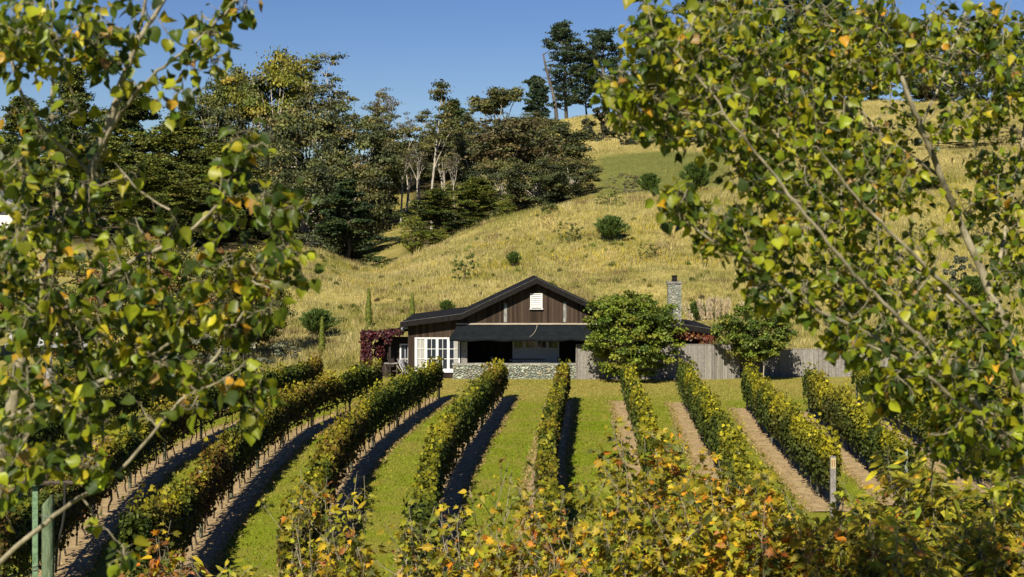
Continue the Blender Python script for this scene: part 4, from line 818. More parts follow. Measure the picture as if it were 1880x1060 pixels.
place('mass_y', 440, 228, 118, 150, 'yellow green gum crown just left of the highest crown', group=W)
place('mass_b', 560, 205, 178, 215, 'big grey green gum below the open gum on the sky line', group=W)
place('mass_a', 655, 202, 212, 165, 'dense grey green gum at the right shoulder of the big gum', group=W)
place('gum_a', 745, 222, 240, 110, 'gum in front of the tallest pale gum with slender white stems', group=W)
place('mass_b', 470, 190, 240, 190, 'shaded gum below the highest yellow green crown', group=W)
place('mass_a', 560, 176, 290, 180, 'low dark gum above the left grassy knoll with a pale sloping limb', group=W)
place('mass_b', 640, 184, 285, 150, 'dark gum above the drooping black conifer', group=W)
place('cyp_a', 330, 200, 205, 200, 'layered cypress in the left wood below a patch of sky', group=W)
place('cyp_b', 240, 214, 155, 190, 'tall cypress right of the pointed conifer', group=W)
place('cyp_point', 135, 190, 116, 170, 'pointed conifer breaking the skyline at the upper left', group=W)
place('cyp_b', 40, 196, 175, 180, 'cypress at the left edge of the wood beside the pointed conifer', group=W)
place('cyp_a', 395, 184, 262, 190, 'broad cypress with flat boughs behind the right edge of the left poplar', group=W)
place('cyp_a', 180, 176, 240, 210, 'broad cypress low in front of the pointed conifer', group=W)
place('cyp_b', 20, 172, 262, 170, 'low cypress behind the white shed', group=W)
place('cyp_a', 290, 172, 290, 190, 'lowest layered cypress of the left wood', group=W)
place('cyp_open', 640, 164, 330, 140, 'black drooping conifer at the foot of the wood above the gully', group=W)
place('gum_rust', 925, 196, 218, 185, 'rusty brown gum with one leaning pale trunk', group=W, rz=.1)
place('mass_a', 1015, 204, 222, 165, 'dense grey green gum below the skyline pines', group=W)
place('mass_b', 1050, 182, 285, 105, 'low gum at the right edge of the wood beside the green paddock', group=W)
place('mass_a', 985, 184, 288, 130, 'low gum in the middle of the right wood with a slanting white stem', group=W)
place('mass_b', 875, 208, 240, 130, 'shaded gum right of the pale trunks', group=W)
place('cyp_b', 800, 172, 345, 135, 'dark green conifer low in the wood behind the yellow poplars', group=W)
place('cyp_a', 874, 176, 325, 130, 'second dark green conifer low in the wood under the rusty gum', group=W)
place('gum_bare', 838, 198, 270, 60, 'spindly bare gum between the two low dark conifers', group=W)
place('pop', 757, 158, 398, 62, 'yellow green young poplar standing in the gully', group='young poplars in the gully')
place('pop', 802, 158, 420, 48, 'shorter golden poplar right of the gully poplar', group='young poplars in the gully')
place('pop', 928, 160, 366, 38, 'pale green willowy poplar at the top edge of the grass hill', group='young poplars in the gully')
place('b_green', 690, 157, 465, 70, 'green scrub bush in the bottom of the gully', 'bush')
place('b_grey', 565, 158, 432, 45, 'grey round bush on top of the left grassy knoll', 'bush')
place('mass_b', 915, 190, 285, 120, 'shaded olive gum beneath the leaning pale trunk of the rusty gum', group=W)
place('mass_a', 705, 215, 262, 80, 'olive gum at the left edge of the opening with the pale trunks', group=W)
place('gum_b', 590, 215, 150, 150, 'grey gum whose bare limbs show between the big gum and the sky', group=W)
place('mass_a', 390, 215, 170, 150, 'olive gum between the left cypresses and the yellow green gum', group=W)
place('mass_b', 960, 240, 205, 110, 'olive scrub gum on the slope under the round headed skyline gum', group=W)
place('mass_a', 870, 248, 222, 90, 'olive scrub gum below the small lone skyline gum', group=W)
for key, px, Y, top, wd, lab in (('gum_a', 735, 208, 232, 95, 'slim olive gum left of the pale trunked group, leaning over the gully'), ('gum_tall', 770, 226, 200, 80, 'narrow gum half hidden behind the pale trunked group'), ('gum_c', 815, 226, 232, 110, 'olive gum right of the pale trunked group'),
    ('gum_bare', 768, 205, 262, 70, 'bare white limbed gum at the front of the pale trunked group'), ('mass_b', 728, 240, 270, 85, 'olive scrub gum at the back of the opening with the pale trunks'), ('mass_a', 790, 246, 255, 100, 'olive scrub gum behind the pale trunked group'), ('gum_a', 855, 214, 262, 105, 'olive gum between the pale trunks and the leaning trunk'),
    ('mass_a', 838, 236, 250, 90, 'shaded olive gum under the dark conifer of the middle wood'), ('gum_a', 892, 224, 226, 95, 'olive gum reaching up left of the rusty gum'), ('gum_a', 700, 235, 190, 80, 'airy olive gum beside the half bare gum'), ('mass_b', 1000, 244, 212, 100, 'olive scrub gum just below the ridge and its small dark conifer')):
    place(key, px, Y, top, wd, lab, group=W)
for px, Y, top in ((1172, 262, 210), (1176, 258, 216), (1181, 252, 223), (1186, 247, 231), (1195, 266, 208), (1199, 259, 215), (1204, 254, 222), (1209, 248, 231), (1084, 264, 208), (1080, 258, 218), (1086, 252, 228)):
    b_ = hp(px, Y); place('b_dark', px, Y, HY - (b_[2] + 1.1 - CZ) * F / Y, 9, 'tiny dark shrub, one of many in the planted lines on the upper hill', 'shrub', 'shrubs in the planted lines')
# bushes on the upper hill
U = 'bushes on the upper hill'
place('b_dark', 1105, 246, 198, 70, 'largest dark bush on the upper hill left of the poplar leaves', 'bush', U, base=272)
place('b_dark', 1152, 238, 232, 38, 'small dark bush right of the largest upper hill bush', 'bush', U, base=274)
place('b_grey', 1200, 240, 236, 66, 'wide grey bush above the green paddock', 'bush', U, base=276)
place('b_grey', 1255, 242, 232, 60, 'grey bush above the paddock beneath the poplar leaves', 'bush', U, base=274)
place('b_green', 1076, 262, 214, 18, 'tiny shrub highest in the planted line on the upper hill', 'bush', U)
place('b_green', 1150, 264, 208, 22, 'tiny shrub near the ridge between the planted lines', 'bush', U)
place('b_green', 1166, 252, 226, 18, 'tiny shrub lower in the right planted line', 'bush', U)
place('b_twig', 1150, 176, 318, 76, 'leafless brown scrub at the bottom edge of the paddock', 'bush')
Yp = 'young pines scattered over the grass hill'
YB = [622, 446, 352, 358, 386, 592, 490, 576, 552]
for (key, px, Y, top, wd, lab), bs in zip((('yp1', 583, 100, 568, 56, 'young pine beside the leaning pencil cypress left of the house'), ('yp1', 1121, 142, 397, 50, 'round young pine on the open grass hill above the house roof'),
    ('yp2', 1279, 160, 300, 52, 'young pine with a bare stem on the hill crest'), ('yp2', 1192, 160, 320, 38, 'young pine on the crest behind the hanging poplar sprig'), ('yp1', 1694, 152, 325, 66, 'young pine seen through the gap in the right poplar'),
    ('yp2', 1280, 104, 556, 36, 'small young pine just right of the stone chimney'), ('yp2', 943, 134, 464, 24, 'small young pine midway up the grass hill above the gable'), ('yp1', 820, 104, 552, 24, 'tiny young pine above the left roof slope'), ('yp1', 1785, 118, 508, 54, 'young pine low on the right hill between poplar limbs')), YB):
    place(key, px, Y if Y > 150 else 90, top, wd, lab, 'young pine', Yp, base=bs if Y < 150 else None)
for (px, Y, top, wd, lab), bs in zip(((677, 101, 532, 11, 'slim pencil cypress on the slope above the red pergola'), (757, 97, 540, 10, 'slim pencil cypress behind the left roof edge'), (591, 93, 586, 11, 'pencil cypress in front of the young pine beyond the vine rows')), (602, 592, 652)):
    place('pen', px, Y, top, wd, lab, 'cypress', 'pencil cypresses', base=bs)
Sh = 'weedy shrubs on the grass hill'
SB = [515, 445, 476, 0, 0, 588, 446, 525]
for (key, px, Y, top, wd, lab), bs in zip((('b_weed', 852, 128, 458, 46, 'tall thin weedy shrub on the slope left of the gable peak'), ('b_weed', 1045, 140, 402, 42, 'weedy shrub left of the round young pine'), ('b_weed', 1190, 132, 442, 36, 'loose weedy shrub right of the round young pine'),
    ('b_weed', 1115, 152, 352, 44, 'yellow flowered weeds on the crest above the round young pine'), ('b_green', 1010, 152, 376, 40, 'green weeds along the crest where the wood begins'), ('b_grey', 1310, 110, 548, 30, 'grey shrub behind the pampas grass'), ('b_weed', 1690, 140, 402, 40, 'weedy shrub under the young pine in the poplar gap'), ('b_grey', 1760, 130, 470, 60, 'grey scrub on the right slope between poplar limbs')), SB):
    place(key, px, Y, top, wd, lab, 'shrub', Sh, base=bs or None)
# trees by the fence
o = place('round', 1158, 78.3, 534, 172, 'large round bushy tree in front of the tall brushwood fence', rz=1.0)
o = place('round2', 1386, 79.6, 554, 138, 'smaller round tree with a bare stem and a support stake', rz=.5)
s_ = MB(); s_.tube([(0, 0, -.1), (.05, 0, 1.0)], .03, 6, (1, 1, 1)); s_ = s_.build('tree_stake', M['pale_wood']); s_.location = hp(1401, 79.0); tag(s_, 'pale timber stake standing beside the smaller round tree', 'stake')
def pampas():
    g = np.random.default_rng(71); r = empty('pampas_grass', hp(1312, 96)); tag(r, 'pale plumed pampas grass behind the porch roof', 'pampas grass')
    n = 500; P = g.normal(0, .25, (n, 3)) * np.array([1, .6, 0]); A = unit(np.stack([P[:, 0] * 2.2 + g.normal(0, .2, n), P[:, 1] * 2, np.ones(n)], -1)); leafmesh('foliage', T_BLADE, P, A, rnd3(n, g), g.uniform(1.2, 2.4, n), mixcol(n, [(.3, .25, .11), (.16, .15, .05)], [2, 1], .2, g), M['grass'], r, g.uniform(.03, .05, n))
    m_ = 38; S = g.normal(0, .3, (m_, 3)) * np.array([1.3, .6, 0]); D = unit(np.stack([S[:, 0] * .55 + g.normal(0, .1, m_), S[:, 1], np.ones(m_)], -1)); i = np.repeat(np.arange(m_), 70); t = g.uniform(1.9, 3.3, len(i)); P = S[i] + D[i] * t[:, None] + g.normal(0, .035, (len(i), 3))
    leafmesh('plume', T_BLADE, P, unit(D[i] + .5 * rnd3(len(i), g)), rnd3(len(i), g), g.uniform(.12, .3, len(i)), mixcol(len(i), [(.55, .46, .30), (.42, .34, .2)], [2, 1], .15, g), M['grass'], r, g.uniform(.03, .05, len(i)))
pampas()
# mid distance trees seen through the left poplar
Lf = 'autumn trees beyond the left vine rows'
for px, Y, top, wd, lab in ((-30, 92, 396, 170, 'yellowing broadleaf tree at the left border under the white shed'), (120, 84, 470, 200, 'yellow and russet tree behind the power pole'), (265, 90, 430, 190, 'tall yellow green tree beyond the left vines'), (375, 86, 455, 170, 'russet flecked tree beyond the left vines'), (470, 92, 450, 130, 'rightmost yellowing tree behind the left poplar leaves')):
    place('aut', px, Y, top, wd, lab, group=Lf)
for px, Y, top, wd, lab in ((455, 80, 600, 120, 'silver grey olive bush at the end of the left vine rows'), (520, 90, 628, 70, 'smaller silver grey bush near the pencil cypress'), (365, 79, 612, 110, 'silver grey bush under the russet flecked tree')):
    place('b_olive', px, Y, top, wd, lab, 'bush', 'silver grey bushes')
for k_, p_ in PROTO.items():
    if k_ not in USED:
        for c_ in list(p_.children): bpy.data.objects.remove(c_)
        bpy.data.objects.remove(p_)
for o in bpy.data.objects:
    for q in ('_h', '_w'):
        if q in o: del o[q]
# white shed at the left
b = hp(8, 160); r = empty('shed', (b[0], b[1], CZ - (400 - HY) * 160 / F)); tag(r, 'white shed with a pale roof among the trees at the left border', 'shed')
MB().box(-3.5, .9, 0, 5, -4, 1.5).build('wall', M['white'], r); MB().prism_xz([(-3.9, 1.5), (1.1, 1.5), (-1.4, 3.3)], -.4, 5.4).build('roof', plain('grey_roof', (.20, .21, .21), .5), r); MB().box(-.5, .4, -.03, -.002, .3, 1.1).build('window', M['glass'], r)
# power pole
pb = hp(90, 50); r = empty('power_pole', pb); tag(r, 'timber power pole with white insulators on its crossarm, behind the left poplar', 'power pole')
za = 4.0
MB().tube([(0, 0, -.2), (0, 0, za + .5)], [.13, .10], 10).build('pole', M['grey_wood'], r, True); MB().box(-1.5, 1.45, -.16, -.06, za - .08, za + .06).build('crossarm', M['steel'], r)
for dx in (-1.3, -.75, -.3, .35, .8, 1.25):
    m = MB()
    m.bar((dx, -.11, za + .06), (dx, -.11, za + .16), .02); P = []; rr = []
    for i in range(9): P.append((dx, -.11, za + .16 + .036 * i)); rr.append(.075 if i % 2 else .045)
    m.tube(P, rr, 9); m.build('insulator', M['china'], r, True)
m = MB(); th = np.linspace(0, 2 * pi, 13); m.tube([(-.2 + .09 * cos(t), -.25, za + .1 + .09 * sin(t)) for t in th], .025, 5); m.build('bracket_ring', M['china'], r, True)
# strainer post and metal stake low on the left
def round_post(px, Y, top, rad, lab, mat, slant):
    b = hp(px, Y); zt = CZ - (top - HY) * Y / F - b[2]; r = empty('strainer_post', b); tag(r, lab, 'post'); m = MB(); k = 14; th = np.arange(k) / k * 2 * pi
    V = [(rad * cos(t), rad * sin(t), z) for z in (-.3, zt * .4, zt * .75) for t in th] + [(rad * .97 * cos(t), rad * .97 * sin(t), zt - slant * (rad - rad * cos(t)) if False else zt - slant * (rad - rad * cos(t)) / 1) for t in th]
    m.add(V, [(i + j * k, (i + 1) % k + j * k, (i + 1) % k + (j + 1) * k, i + (j + 1) * k) for j in range(3) for i in range(k)] + [list(range(3 * k, 4 * k))]); m.build('post', mat, r)
    m = MB(); m.tube([(rad * 1.04 * cos(t), rad * 1.04 * sin(t), zt - .21 + .02 * sin(t)) for t in np.linspace(0, 2 * pi, 15)], .006, 4); m.build('wire', M['wire'], r); return r
round_post(88, 14.0, 905, .06, 'green treated strainer post with a slanting top at the lower left', M['post_green'], 1.1)
b = hp(65, 14.2); r = empty('metal_stake', b); tag(r, 'green metal stake standing left of the green strainer post', 'stake'); zt = CZ - (872 - HY) * 14.2 / F - b[2]
m = MB(); m.box(-.028, .028, -.012, -.004, -.3, zt).box(-.006, .006, -.0035, .04, -.3, zt); m.build('stake', M['metal_green'], r)
m = MB()
for z in (zt * .15, zt * .5, zt * .52): m.tube([(.035 * cos(t), .035 * sin(t) + .01, z + .006 * t) for t in np.linspace(0, 9, 18)], .004, 4)
m.build('wire', M['wire'], r)
b = hp(118, 14.1); z = CZ - (886 - HY) * 14.1 / F
m = MB(); a0 = np.array([(-15 - CX) / F * 14.1, 14.1, z]); a1 = np.array([(152 - CX) / F * 14.1, 14.1, z]); m.tube([a0 - a0, (a1 - a0) * .5 + np.array([0, 0, -.006]), a1 - a0], .022, 6); o = m.build('fence_rail', M['vine_wood']); o.location = a0; tag(o, 'thin grey rail crossing behind the green strainer post', 'rail')
m = MB(); m.tube([(0, 0, 0), (-.005, 0, -.3), (-.03, 0, -.45), (-.07, 0, -.6), (-.09, 0, -.9)], .011, 6); o = m.build('drip_pipe', plain('black_pipe', (.03, .03, .03), .35)); o.location = P3(119, 886, 14.08); tag(o, 'thin black drip pipe hanging beside the green strainer post', 'pipe')
#SAPLINGS
# ---------------------------------------------------------------- autumn saplings on the bank below the camera
SG = 'autumn saplings along the bank in front of the vines'
def sapling(px, Y, top, wpx, mood, lab, seed, stems=7, dens=1.0):
    gain = 1.45 if mood == 'green' else 1.08; lsz = {'green': .085, 'mix': .078, 'orange': .09, 'red': .085}[mood]
    if px < 1100: dens *= .62; stems = max(4, stems - 1)
    g = np.random.default_rng(seed); b = hp(px, Y); r = empty('sapling', b); tag(r, lab, 'sapling', SG); T = Tubes(); Ls = []
    h = CZ - (top - HY) * Y / F - b[2]; wd = wpx * Y / F
    for s in range(stems):
        tx = g.uniform(-.5, .5) * wd; hh = h * g.uniform(.68, 1.0) * (1 - .35 * abs(tx / wd)); ty = g.normal(0, .28)
        t = np.linspace(0, 1, 9); P = np.stack([tx * t ** 1.2 + .05 * np.sin(t * 6 + s) * t + g.normal(0, .012, 9), ty * t + .04 * np.cos(t * 5 + s) * t, -.1 + (hh + .1) * t], -1); T.add(P, np.linspace(.011, .003, 9), 5)
        subs = [P[3:]]
        for q in range(6):
            i = int(g.integers(3, 8)); Q, _ = curve(P[i], (g.normal(0, .6), g.normal(0, .6), .8), g.uniform(.2, .55), 4, g, .12, .08); T.add(Q, np.linspace(.005, .0018, 5), 4); subs.append(Q)
        for Q in subs:
            for q in range(int(len(Q) * 3.8 * dens)):
                u = g.uniform(.15, 1.0) * (len(Q) - 1); i = min(int(u), len(Q) - 2); p = Q[i] + (Q[i + 1] - Q[i]) * (u - i); d = unit(np.array([g.normal(), g.normal(), .35])); T.add(np.array([p, p + d * .05]), [.0016, .001], 3); Ls.append((p + d * .05, d))
    P = np.array([l[0] for l in Ls]); D = np.array([l[1] for l in Ls]); n = len(P)
    A = unit(D * .9 + np.array([0, 0, -.55]) + .45 * rnd3(n, g)); N = unit(np.array([0, -.45, .7]) + .9 * rnd3(n, g))
    pal = [(.17, .175, .018), (.26, .24, .02), (.34, .28, .02), (.52, .33, .02), (.56, .21, .018), (.28, .12, .03), (.07, .085, .016)]
    wts = {'green': [4, 5, 3, .3, .1, .3, 1.6], 'mix': [3, 5, 4, .7, .3, .5, 2.5], 'orange': [2, 4, 5, 2.2, .8, .8, 1.2], 'red': [1, 1, 1, 1, 1.5, 3, 1]}[mood]
    hgt = np.clip(P[:, 2] / h, 0, 1); sz = g.uniform(.55, 1.3, n) * lsz
    leafmesh('leaves', T_MAPLE if mood != 'green' else T_LANCE, P, A, N, sz if mood != 'green' else sz * 1.5, mixcol(n, pal, wts, .2, g) * gain, M['leaf_sap'], r, None if mood != 'green' else sz * 2.0); T.build('stem', M['bark_pop'], r)
SP = [
 (285, 13, 985, 110, 'red', 'small red and orange sapling low at the left above the grass lane', 5, 1.0), (388, 13, 1005, 70, 'green', 'narrow leaved green sapling right of the red sapling', 4, .8),
 (565, 13.5, 820, 120, 'mix', 'tall sparse sapling in front of the row below the white windows', 7, .75),
 (660, 12, 960, 170, 'orange', 'low orange leaved sapling at the bottom edge left of the middle', 7, .8), (650, 15, 850, 120, 'green', 'thin narrow leaved sapling beside the second curving row', 5, .6), (760, 13, 880, 170, 'mix', 'open yellow green sapling left of the middle grass lane', 7, .7),
 (885, 14.5, 775, 130, 'mix', 'tall wispy sapling in the grass lane left of the middle row', 7, .65), (900, 11.5, 960, 190, 'orange', 'low orange sapling at the bottom edge of the middle lane', 7, .85),
 (1010, 13.5, 800, 140, 'mix', 'tall sapling in front of the nearly straight middle row', 7, .75), (1060, 11.5, 880, 190, 'orange', 'orange flecked sapling right of the middle row', 8, .9),
 (1145, 13, 800, 190, 'mix', 'bushy yellow sapling before the bare soil strip right of the middle', 9, 1.0), (1225, 14, 752, 190, 'orange', 'tallest bushy orange sapling near the middle of the hedge', 10, 1.1),
 (1200, 11, 890, 240, 'mix', 'low yellow sapling at the bottom edge right of the middle', 9, 1.1), (1330, 13, 795, 200, 'orange', 'orange sapling in front of the yellow topped vine rows', 10, 1.0),
 (1375, 11, 900, 240, 'orange', 'bright orange sapling along the bottom edge', 9, 1.1), (1430, 13, 880, 150, 'mix', 'green and orange sapling left of the numbered post', 9, .9), (1535, 12, 905, 150, 'orange', 'sapling with a bright orange leaf cluster at the foot of the numbered post', 8, .8),
 (1560, 11, 960, 240, 'mix', 'dense yellow green sapling below the numbered post', 10, 1.1), (1655, 13, 850, 170, 'green', 'dense narrow leaved sapling right of the numbered post', 11, 1.2),
 (1730, 12, 820, 200, 'green', 'dense dark sapling under the hanging poplar leaves', 12, 1.3), (1700, 10.5, 950, 240, 'green', 'dense narrow leaved sapling at the lower right', 11, 1.3), (1830, 12, 830, 200, 'green', 'tall narrow leaved sapling near the right border', 12, 1.3), (1850, 10.5, 950, 240, 'mix', 'sapling filling the lower right corner', 11, 1.3)]
for i, s in enumerate(SP): sapling(*s[:6], 300 + i, s[6], s[7])
#POPLARS
# ---------------------------------------------------------------- the two poplars that frame the view
def poplar(lab, limbs, blobs, seed, base, dark, lsize=.06, mult=1.):
    g = np.random.default_rng(seed); O = np.array(base); r = empty('poplar_tree', O); tag(r, lab, 'tree', 'poplars framing the view'); T = Tubes(); nodes = []
    for L in limbs:
        P = np.array([P3(*q[:3]) for q in L]); rad = np.array([q[3] for q in L]); s = np.linspace(0, len(P) - 1, (len(P) - 1) * 5 + 1); i = np.arange(len(P))
        Q = np.stack([np.interp(s, i, P[:, k]) for k in range(3)], -1)
        for _ in range(3): Q[1:-1] = (Q[:-2] + 2 * Q[1:-1] + Q[2:]) / 4
        Q[1:-1] += g.normal(0, .003, Q[1:-1].shape); T.add(Q - O, np.interp(s, i, rad), 8); nodes += list(Q)
    nodes = np.array(nodes); tg = []
    for cx, cy, rx, ry, n, Y0, Y1 in blobs:
        for _ in range(int(n * mult + .5)):
            a = g.uniform(0, 2 * pi); q = g.random() ** .5; tg.append(P3(cx + rx * q * cos(a), cy + ry * q * sin(a), g.uniform(Y0, Y1)))
    tg = np.array(tg); d0 = np.array([np.min(np.linalg.norm(nodes - p, axis=1)) for p in tg]); tg = tg[np.argsort(d0)]
    LP, LA, LN = [], [], []
    for p in tg:
        dd = np.linalg.norm(nodes - p, axis=1) + .5 * np.maximum(0, nodes[:, 2] - p[2] + .1); j = int(np.argmin(dd)); a = nodes[j]; L = np.linalg.norm(p - a)
        if L < .03: continue
        t = np.linspace(0, 1, 6)[:, None]; Q = a + (p - a) * t; Q[:, 2] += (-.10 * L * np.sin(pi * t) + .0)[:, 0]; Q += g.normal(0, .02 * L, Q.shape) * (t * (1 - t) * 4)
        rad = min(.009, .0026 + .006 * L); T.add(Q - O, np.linspace(rad, .0014, 6), 5); nodes = np.concatenate([nodes, Q[1:]])
        for q in range(int(g.integers(5, 9))):
            u = g.uniform(.25, 1.02); b = a + (p - a) * u; b = np.array([np.interp(u, t[:, 0], Q[:, k]) for k in range(3)]); d = unit(g.normal(0, 1, 3) + np.array([0, -.25, -.15])); e = b + d * g.uniform(.03, .06)
            T.add(np.array([b, b + d * .02 + np.array([0, 0, .004]), e]) - O, [.0012, .0011, .0009], 3); LP.append(e); LA.append(unit(d * .7 + np.array([0, 0, -.6]) + .45 * g.normal(size=3))); LN.append(d * .4 + np.array([-.1, -.3, .3]) + .85 * g.normal(size=3))
    LP, LA, LN = np.array(LP), np.array(LA), np.array(LN); n = len(LP)
    pal = [(.075, .11, .010), (.165, .20, .011), (.255, .27, .013), (.34, .31, .018), (.45, .27, .018), (.33, .21, .06), (.04, .065, .012)]  # deepest greens also paint leaves in shade, as weighted by the dark list
    c = mixcol(n, pal, dark, .16, g); T.build('trunk', M['bark_pop'], r); leafmesh('crown', T_POP, LP - O, LA, LN, g.triangular(.45, .9, 1.4, n) * lsize, c, M['leaf_pop'], r); return n
RL_ = [
 [(2010, 1360, 7.0, .075), (1945, 950, 7.0, .05), (1880, 690, 6.95, .03), (1823, 545, 6.9, .021), (1765, 410, 6.9, .017), (1727, 325, 6.8, .0155), (1690, 235, 6.7, .014), (1663, 165, 6.6, .012), (1643, 115, 6.6, .009), (1610, 10, 6.5, .007), (1598, -70, 6.5, .005)],
 [(1945, 950, 7.0, .03), (1850, 650, 6.2, .013), (1745, 530, 6.0, .0095), (1673, 466, 5.85, .0085), (1617, 409, 5.8, .0065), (1560, 350, 5.75, .0055), (1500, 270, 5.7, .0035)],
 [(1970, 1100, 7.0, .035), (1850, 800, 6.1, .015), (1740, 690, 5.95, .010), (1680, 610, 5.8, .009), (1600, 540, 5.7, .008), (1545, 475, 5.6, .0075), (1477, 397, 5.5, .007), (1428, 328, 5.5, .006), (1403, 299, 5.45, .0055), (1337, 216, 5.4, .004), (1289, 145, 5.4, .005), (1200, 60, 5.4, .003)],
 [(1880, 690, 6.95, .02), (1760, 560, 7.4, .012), (1650, 470, 7.5, .010), (1575, 372, 7.6, .009), (1529, 328, 7.6, .008), (1455, 235, 7.7, .007), (1418, 186, 7.7, .006), (1350, 95, 7.7, .004), (1330, -40, 7.7, .003)],
 [(1740, 690, 6.1, .012), (1600, 615, 5.7, .009), (1480, 560, 5.6, .007), (1400, 500, 5.5, .005), (1340, 460, 5.4, .0045), (1285, 430, 5.3, .004), (1225, 375, 5.3, .003)],
 [(1850, 800, 6.2, .012), (1760, 740, 5.8, .009), (1705, 690, 5.7, .007), (1640, 650, 5.6, .005), (1540, 620, 5.6, .003)],
 [(1727, 325, 6.8, .009), (1625, 255, 7.0, .007), (1575, 195, 7.1, .006), (1530, 140, 7.2, .005), (1470, 40, 7.2, .004)], [(1643, 115, 6.6, .007), (1590, 85, 6.5, .005), (1565, 62, 6.4, .004), (1480, -20, 6.3, .003)],
 [(1823, 545, 6.9, .012), (1850, 400, 7.2, .009), (1880, 250, 7.3, .007), (1900, 60, 7.4, .005)], [(1690, 235, 6.7, .007), (1740, 120, 6.9, .005), (1780, 0, 7.0, .004)]]
RB = [(1190, 40, 55, 60, 10, 5.3, 5.9), (1135, 165, 38, 45, 8, 5.3, 5.6), (1180, 170, 60, 70, 14, 5.3, 6.2), (1240, 110, 70, 110, 24, 5.3, 6.8), (1260, 215, 70, 55, 16, 5.4, 6.4), (1330, 60, 90, 90, 28, 5.5, 7.8), (1340, 200, 80, 90, 26, 5.5, 7.6), (1430, 100, 90, 120, 32, 5.6, 7.8), (1430, 260, 80, 80, 24, 5.6, 7.6),
 (1530, 90, 90, 110, 30, 6.0, 7.4), (1520, 240, 70, 70, 20, 5.8, 7.6), (1630, 60, 80, 90, 18, 6.2, 7.2), (1750, 60, 100, 80, 20, 6.4, 7.3), (1850, 120, 70, 130, 22, 6.6, 7.5), (1780, 200, 80, 60, 12, 6.6, 7.4), (1600, 300, 70, 60, 16, 5.9, 7.4), (1480, 370, 80, 70, 22, 5.6, 7.4), (1380, 350, 60, 60, 14, 5.5, 6.2),
 (1230, 360, 38, 38, 8, 5.25, 5.6), (1310, 415, 50, 40, 9, 5.3, 5.7), (1400, 440, 70, 50, 14, 5.4, 6.2), (1560, 420, 70, 60, 18, 5.8, 7.2), (1650, 350, 50, 50, 8, 6.2, 7.3), (1430, 530, 60, 40, 9, 5.5, 6.2), (1530, 540, 80, 60, 18, 5.6, 6.6), (1640, 520, 70, 60, 16, 5.8, 6.6), (1750, 600, 80, 60, 16, 5.8, 6.8), (1640, 630, 80, 50, 16, 5.6, 6.4), (1550, 620, 45, 30, 7, 5.5, 6.0),
 (1740, 700, 100, 60, 22, 5.7, 6.6), (1640, 730, 55, 40, 8, 5.6, 6.1), (1830, 640, 60, 80, 16, 6.0, 7.0), (1850, 780, 60, 70, 16, 6.0, 6.6), (1760, 790, 60, 40, 9, 5.7, 6.2), (1860, 420, 50, 120, 16, 6.6, 7.4), (1500, 150, 160, 130, 34, 7.2, 8.8), (1700, 120, 170, 110, 34, 7.4, 8.8), (1330, 150, 130, 110, 18, 6.8, 8.2), (1830, 330, 80, 130, 20, 7.4, 8.6), (1590, 330, 120, 70, 16, 7.4, 8.6), (1820, 660, 80, 130, 26, 7.2, 8.4), (1660, 560, 120, 80, 14, 7.0, 8.2), (1780, 800, 100, 60, 14, 6.6, 7.6), (1800, 330, 50, 60, 8, 6.8, 7.4), (1870, 880, 40, 50, 7, 6.0, 6.5), (1700, 440, 40, 40, 4, 6.1, 6.6)]
nr = poplar('leafy poplar framing the right side with limbs fanning up to the left', RL_, RB, 501, P3(2010, 1360, 7.0) * np.array([1, 1, 0]) + np.array([0, 0, float(H(2.88, 7.0)) - .05]), [3.5, 5, 4.5, 1.3, .25, .2, 3], .045, 2.25)
LL_ = [
 [(-60, 1370, 5.6, .06), (-30, 1000, 5.6, .04), (15, 770, 5.6, .028), (45, 640, 5.6, .026), (62, 560, 5.6, .024), (110, 420, 5.6, .022), (165, 320, 5.6, .019), (205, 215, 5.6, .0165), (235, 120, 5.6, .013), (255, 70, 5.6, .012), (283, 30, 5.6, .009), (325, -40, 5.6, .007)],
 [(250, 80, 5.6, .008), (262, 30, 5.7, .007), (275, -50, 5.7, .005)], [(180, 280, 5.6, .010), (235, 185, 5.4, .008), (290, 130, 5.3, .006), (345, 90, 5.3, .005), (400, 40, 5.3, .004), (440, -10, 5.3, .003)],
 [(110, 420, 5.6, .010), (95, 230, 5.9, .007), (95, 100, 5.9, .006), (98, -40, 5.9, .005)], [(100, 250, 5.9, .004), (110, 150, 5.95, .004), (150, 70, 6.0, .003), (180, -20, 6.0, .002)],
 [(-60, 1090, 5.3, .012), (30, 1005, 5.2, .010), (120, 930, 5.15, .0085), (190, 890, 5.1, .0075), (250, 835, 5.1, .0065), (320, 750, 5.1, .005), (390, 670, 5.1, .006), (440, 590, 5.1, .005), (500, 480, 5.1, .004), (520, 400, 5.1, .003)],
 [(45, 640, 5.6, .012), (150, 540, 5.3, .010), (260, 470, 5.2, .008), (360, 420, 5.1, .006), (420, 350, 5.1, .005), (450, 250, 5.1, .003)], [(15, 770, 5.6, .012), (110, 720, 5.3, .009), (220, 690, 5.2, .007), (330, 620, 5.1, .005), (420, 560, 5.1, .003)],
 [(165, 320, 5.6, .009), (60, 220, 5.4, .007), (20, 120, 5.4, .006), (30, 20, 5.4, .004)], [(-30, 1000, 5.6, .012), (20, 860, 5.2, .008), (50, 800, 5.1, .006), (90, 740, 5.0, .004)]]
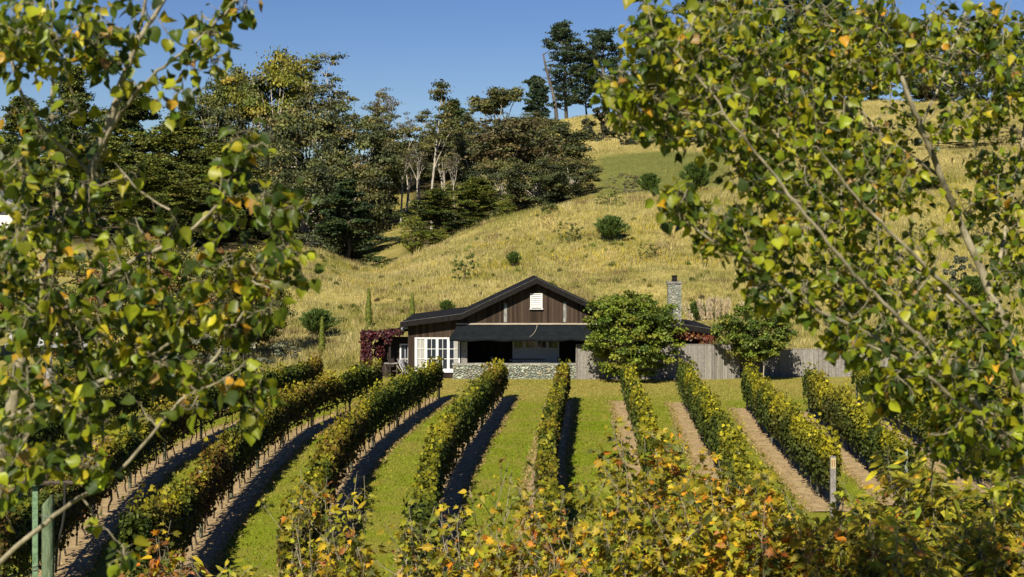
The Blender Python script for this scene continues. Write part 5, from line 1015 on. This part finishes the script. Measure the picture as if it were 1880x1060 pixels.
LB = [(35, 35, 60, 60, 15, 4.6, 5.6), (110, 30, 60, 60, 9, 5.0, 6.0), (180, 50, 45, 60, 8, 5.2, 6.1), (60, 95, 70, 40, 8, 4.9, 5.8), (20, 110, 30, 50, 4, 5.0, 5.8), (250, 20, 30, 20, 2, 5.3, 5.7), (385, 80, 38, 60, 10, 5.1, 5.5), (430, 8, 40, 22, 5, 5.1, 5.5), (330, 165, 45, 40, 5, 5.1, 5.5), (215, 90, 30, 40, 3, 5.4, 5.9), (170, 110, 25, 40, 4, 5.5, 6.0),
 (50, 250, 60, 80, 13, 4.9, 6.0), (130, 260, 70, 60, 10, 5.1, 6.1), (90, 340, 100, 60, 15, 4.9, 6.0), (230, 320, 60, 60, 5, 5.0, 5.9), (60, 430, 80, 60, 13, 4.9, 6.0), (190, 430, 90, 60, 12, 4.9, 5.8), (455, 255, 38, 50, 7, 4.95, 5.3), (430, 340, 35, 45, 5, 4.95, 5.4), (510, 375, 45, 38, 8, 4.9, 5.2), (420, 430, 60, 45, 7, 4.9, 5.4), (310, 430, 60, 60, 5, 4.9, 5.6), (500, 480, 55, 50, 10, 4.9, 5.3),
 (300, 520, 90, 60, 16, 4.9, 5.6), (150, 540, 110, 60, 18, 4.9, 5.8), (40, 580, 60, 60, 9, 4.9, 5.8), (450, 560, 60, 50, 11, 4.9, 5.3), (370, 600, 60, 40, 8, 4.9, 5.4), (240, 620, 100, 50, 15, 4.9, 5.6), (110, 660, 100, 50, 14, 4.9, 5.8), (30, 720, 50, 60, 8, 4.8, 5.6), (330, 680, 80, 40, 10, 4.9, 5.4), (200, 730, 90, 45, 11, 4.9, 5.4), (480, 745, 35, 35, 4, 4.9, 5.2), (450, 690, 30, 30, 3, 4.9, 5.2), (350, 740, 30, 40, 3, 4.9, 5.2),
 (50, 830, 50, 40, 8, 4.8, 5.4), (170, 820, 50, 40, 4, 4.9, 5.3), (10, 930, 20, 40, 3, 4.8, 5.3), (200, 1020, 40, 25, 2, 4.8, 5.2), (540, 500, 20, 30, 2, 4.9, 5.1), (20, 500, 40, 60, 7, 4.9, 5.8)]
nl_ = poplar('poplar framing the left side with a pale stem rising into the sky', LL_, LB, 502, P3(-60, 1370, 5.6) * np.array([1, 1, 0]) + np.array([0, 0, float(H(-2.15, 5.6)) - .05]), [5, 4.5, 2.6, 1.1, .4, .2, 4.5], .050, 1.4)  # deep greens weighted up, painting this crown's shade into its leaf colour
print('poplar leaves', nr, nl_, 'faces', sum(len(m.polygons) for m in bpy.data.meshes))
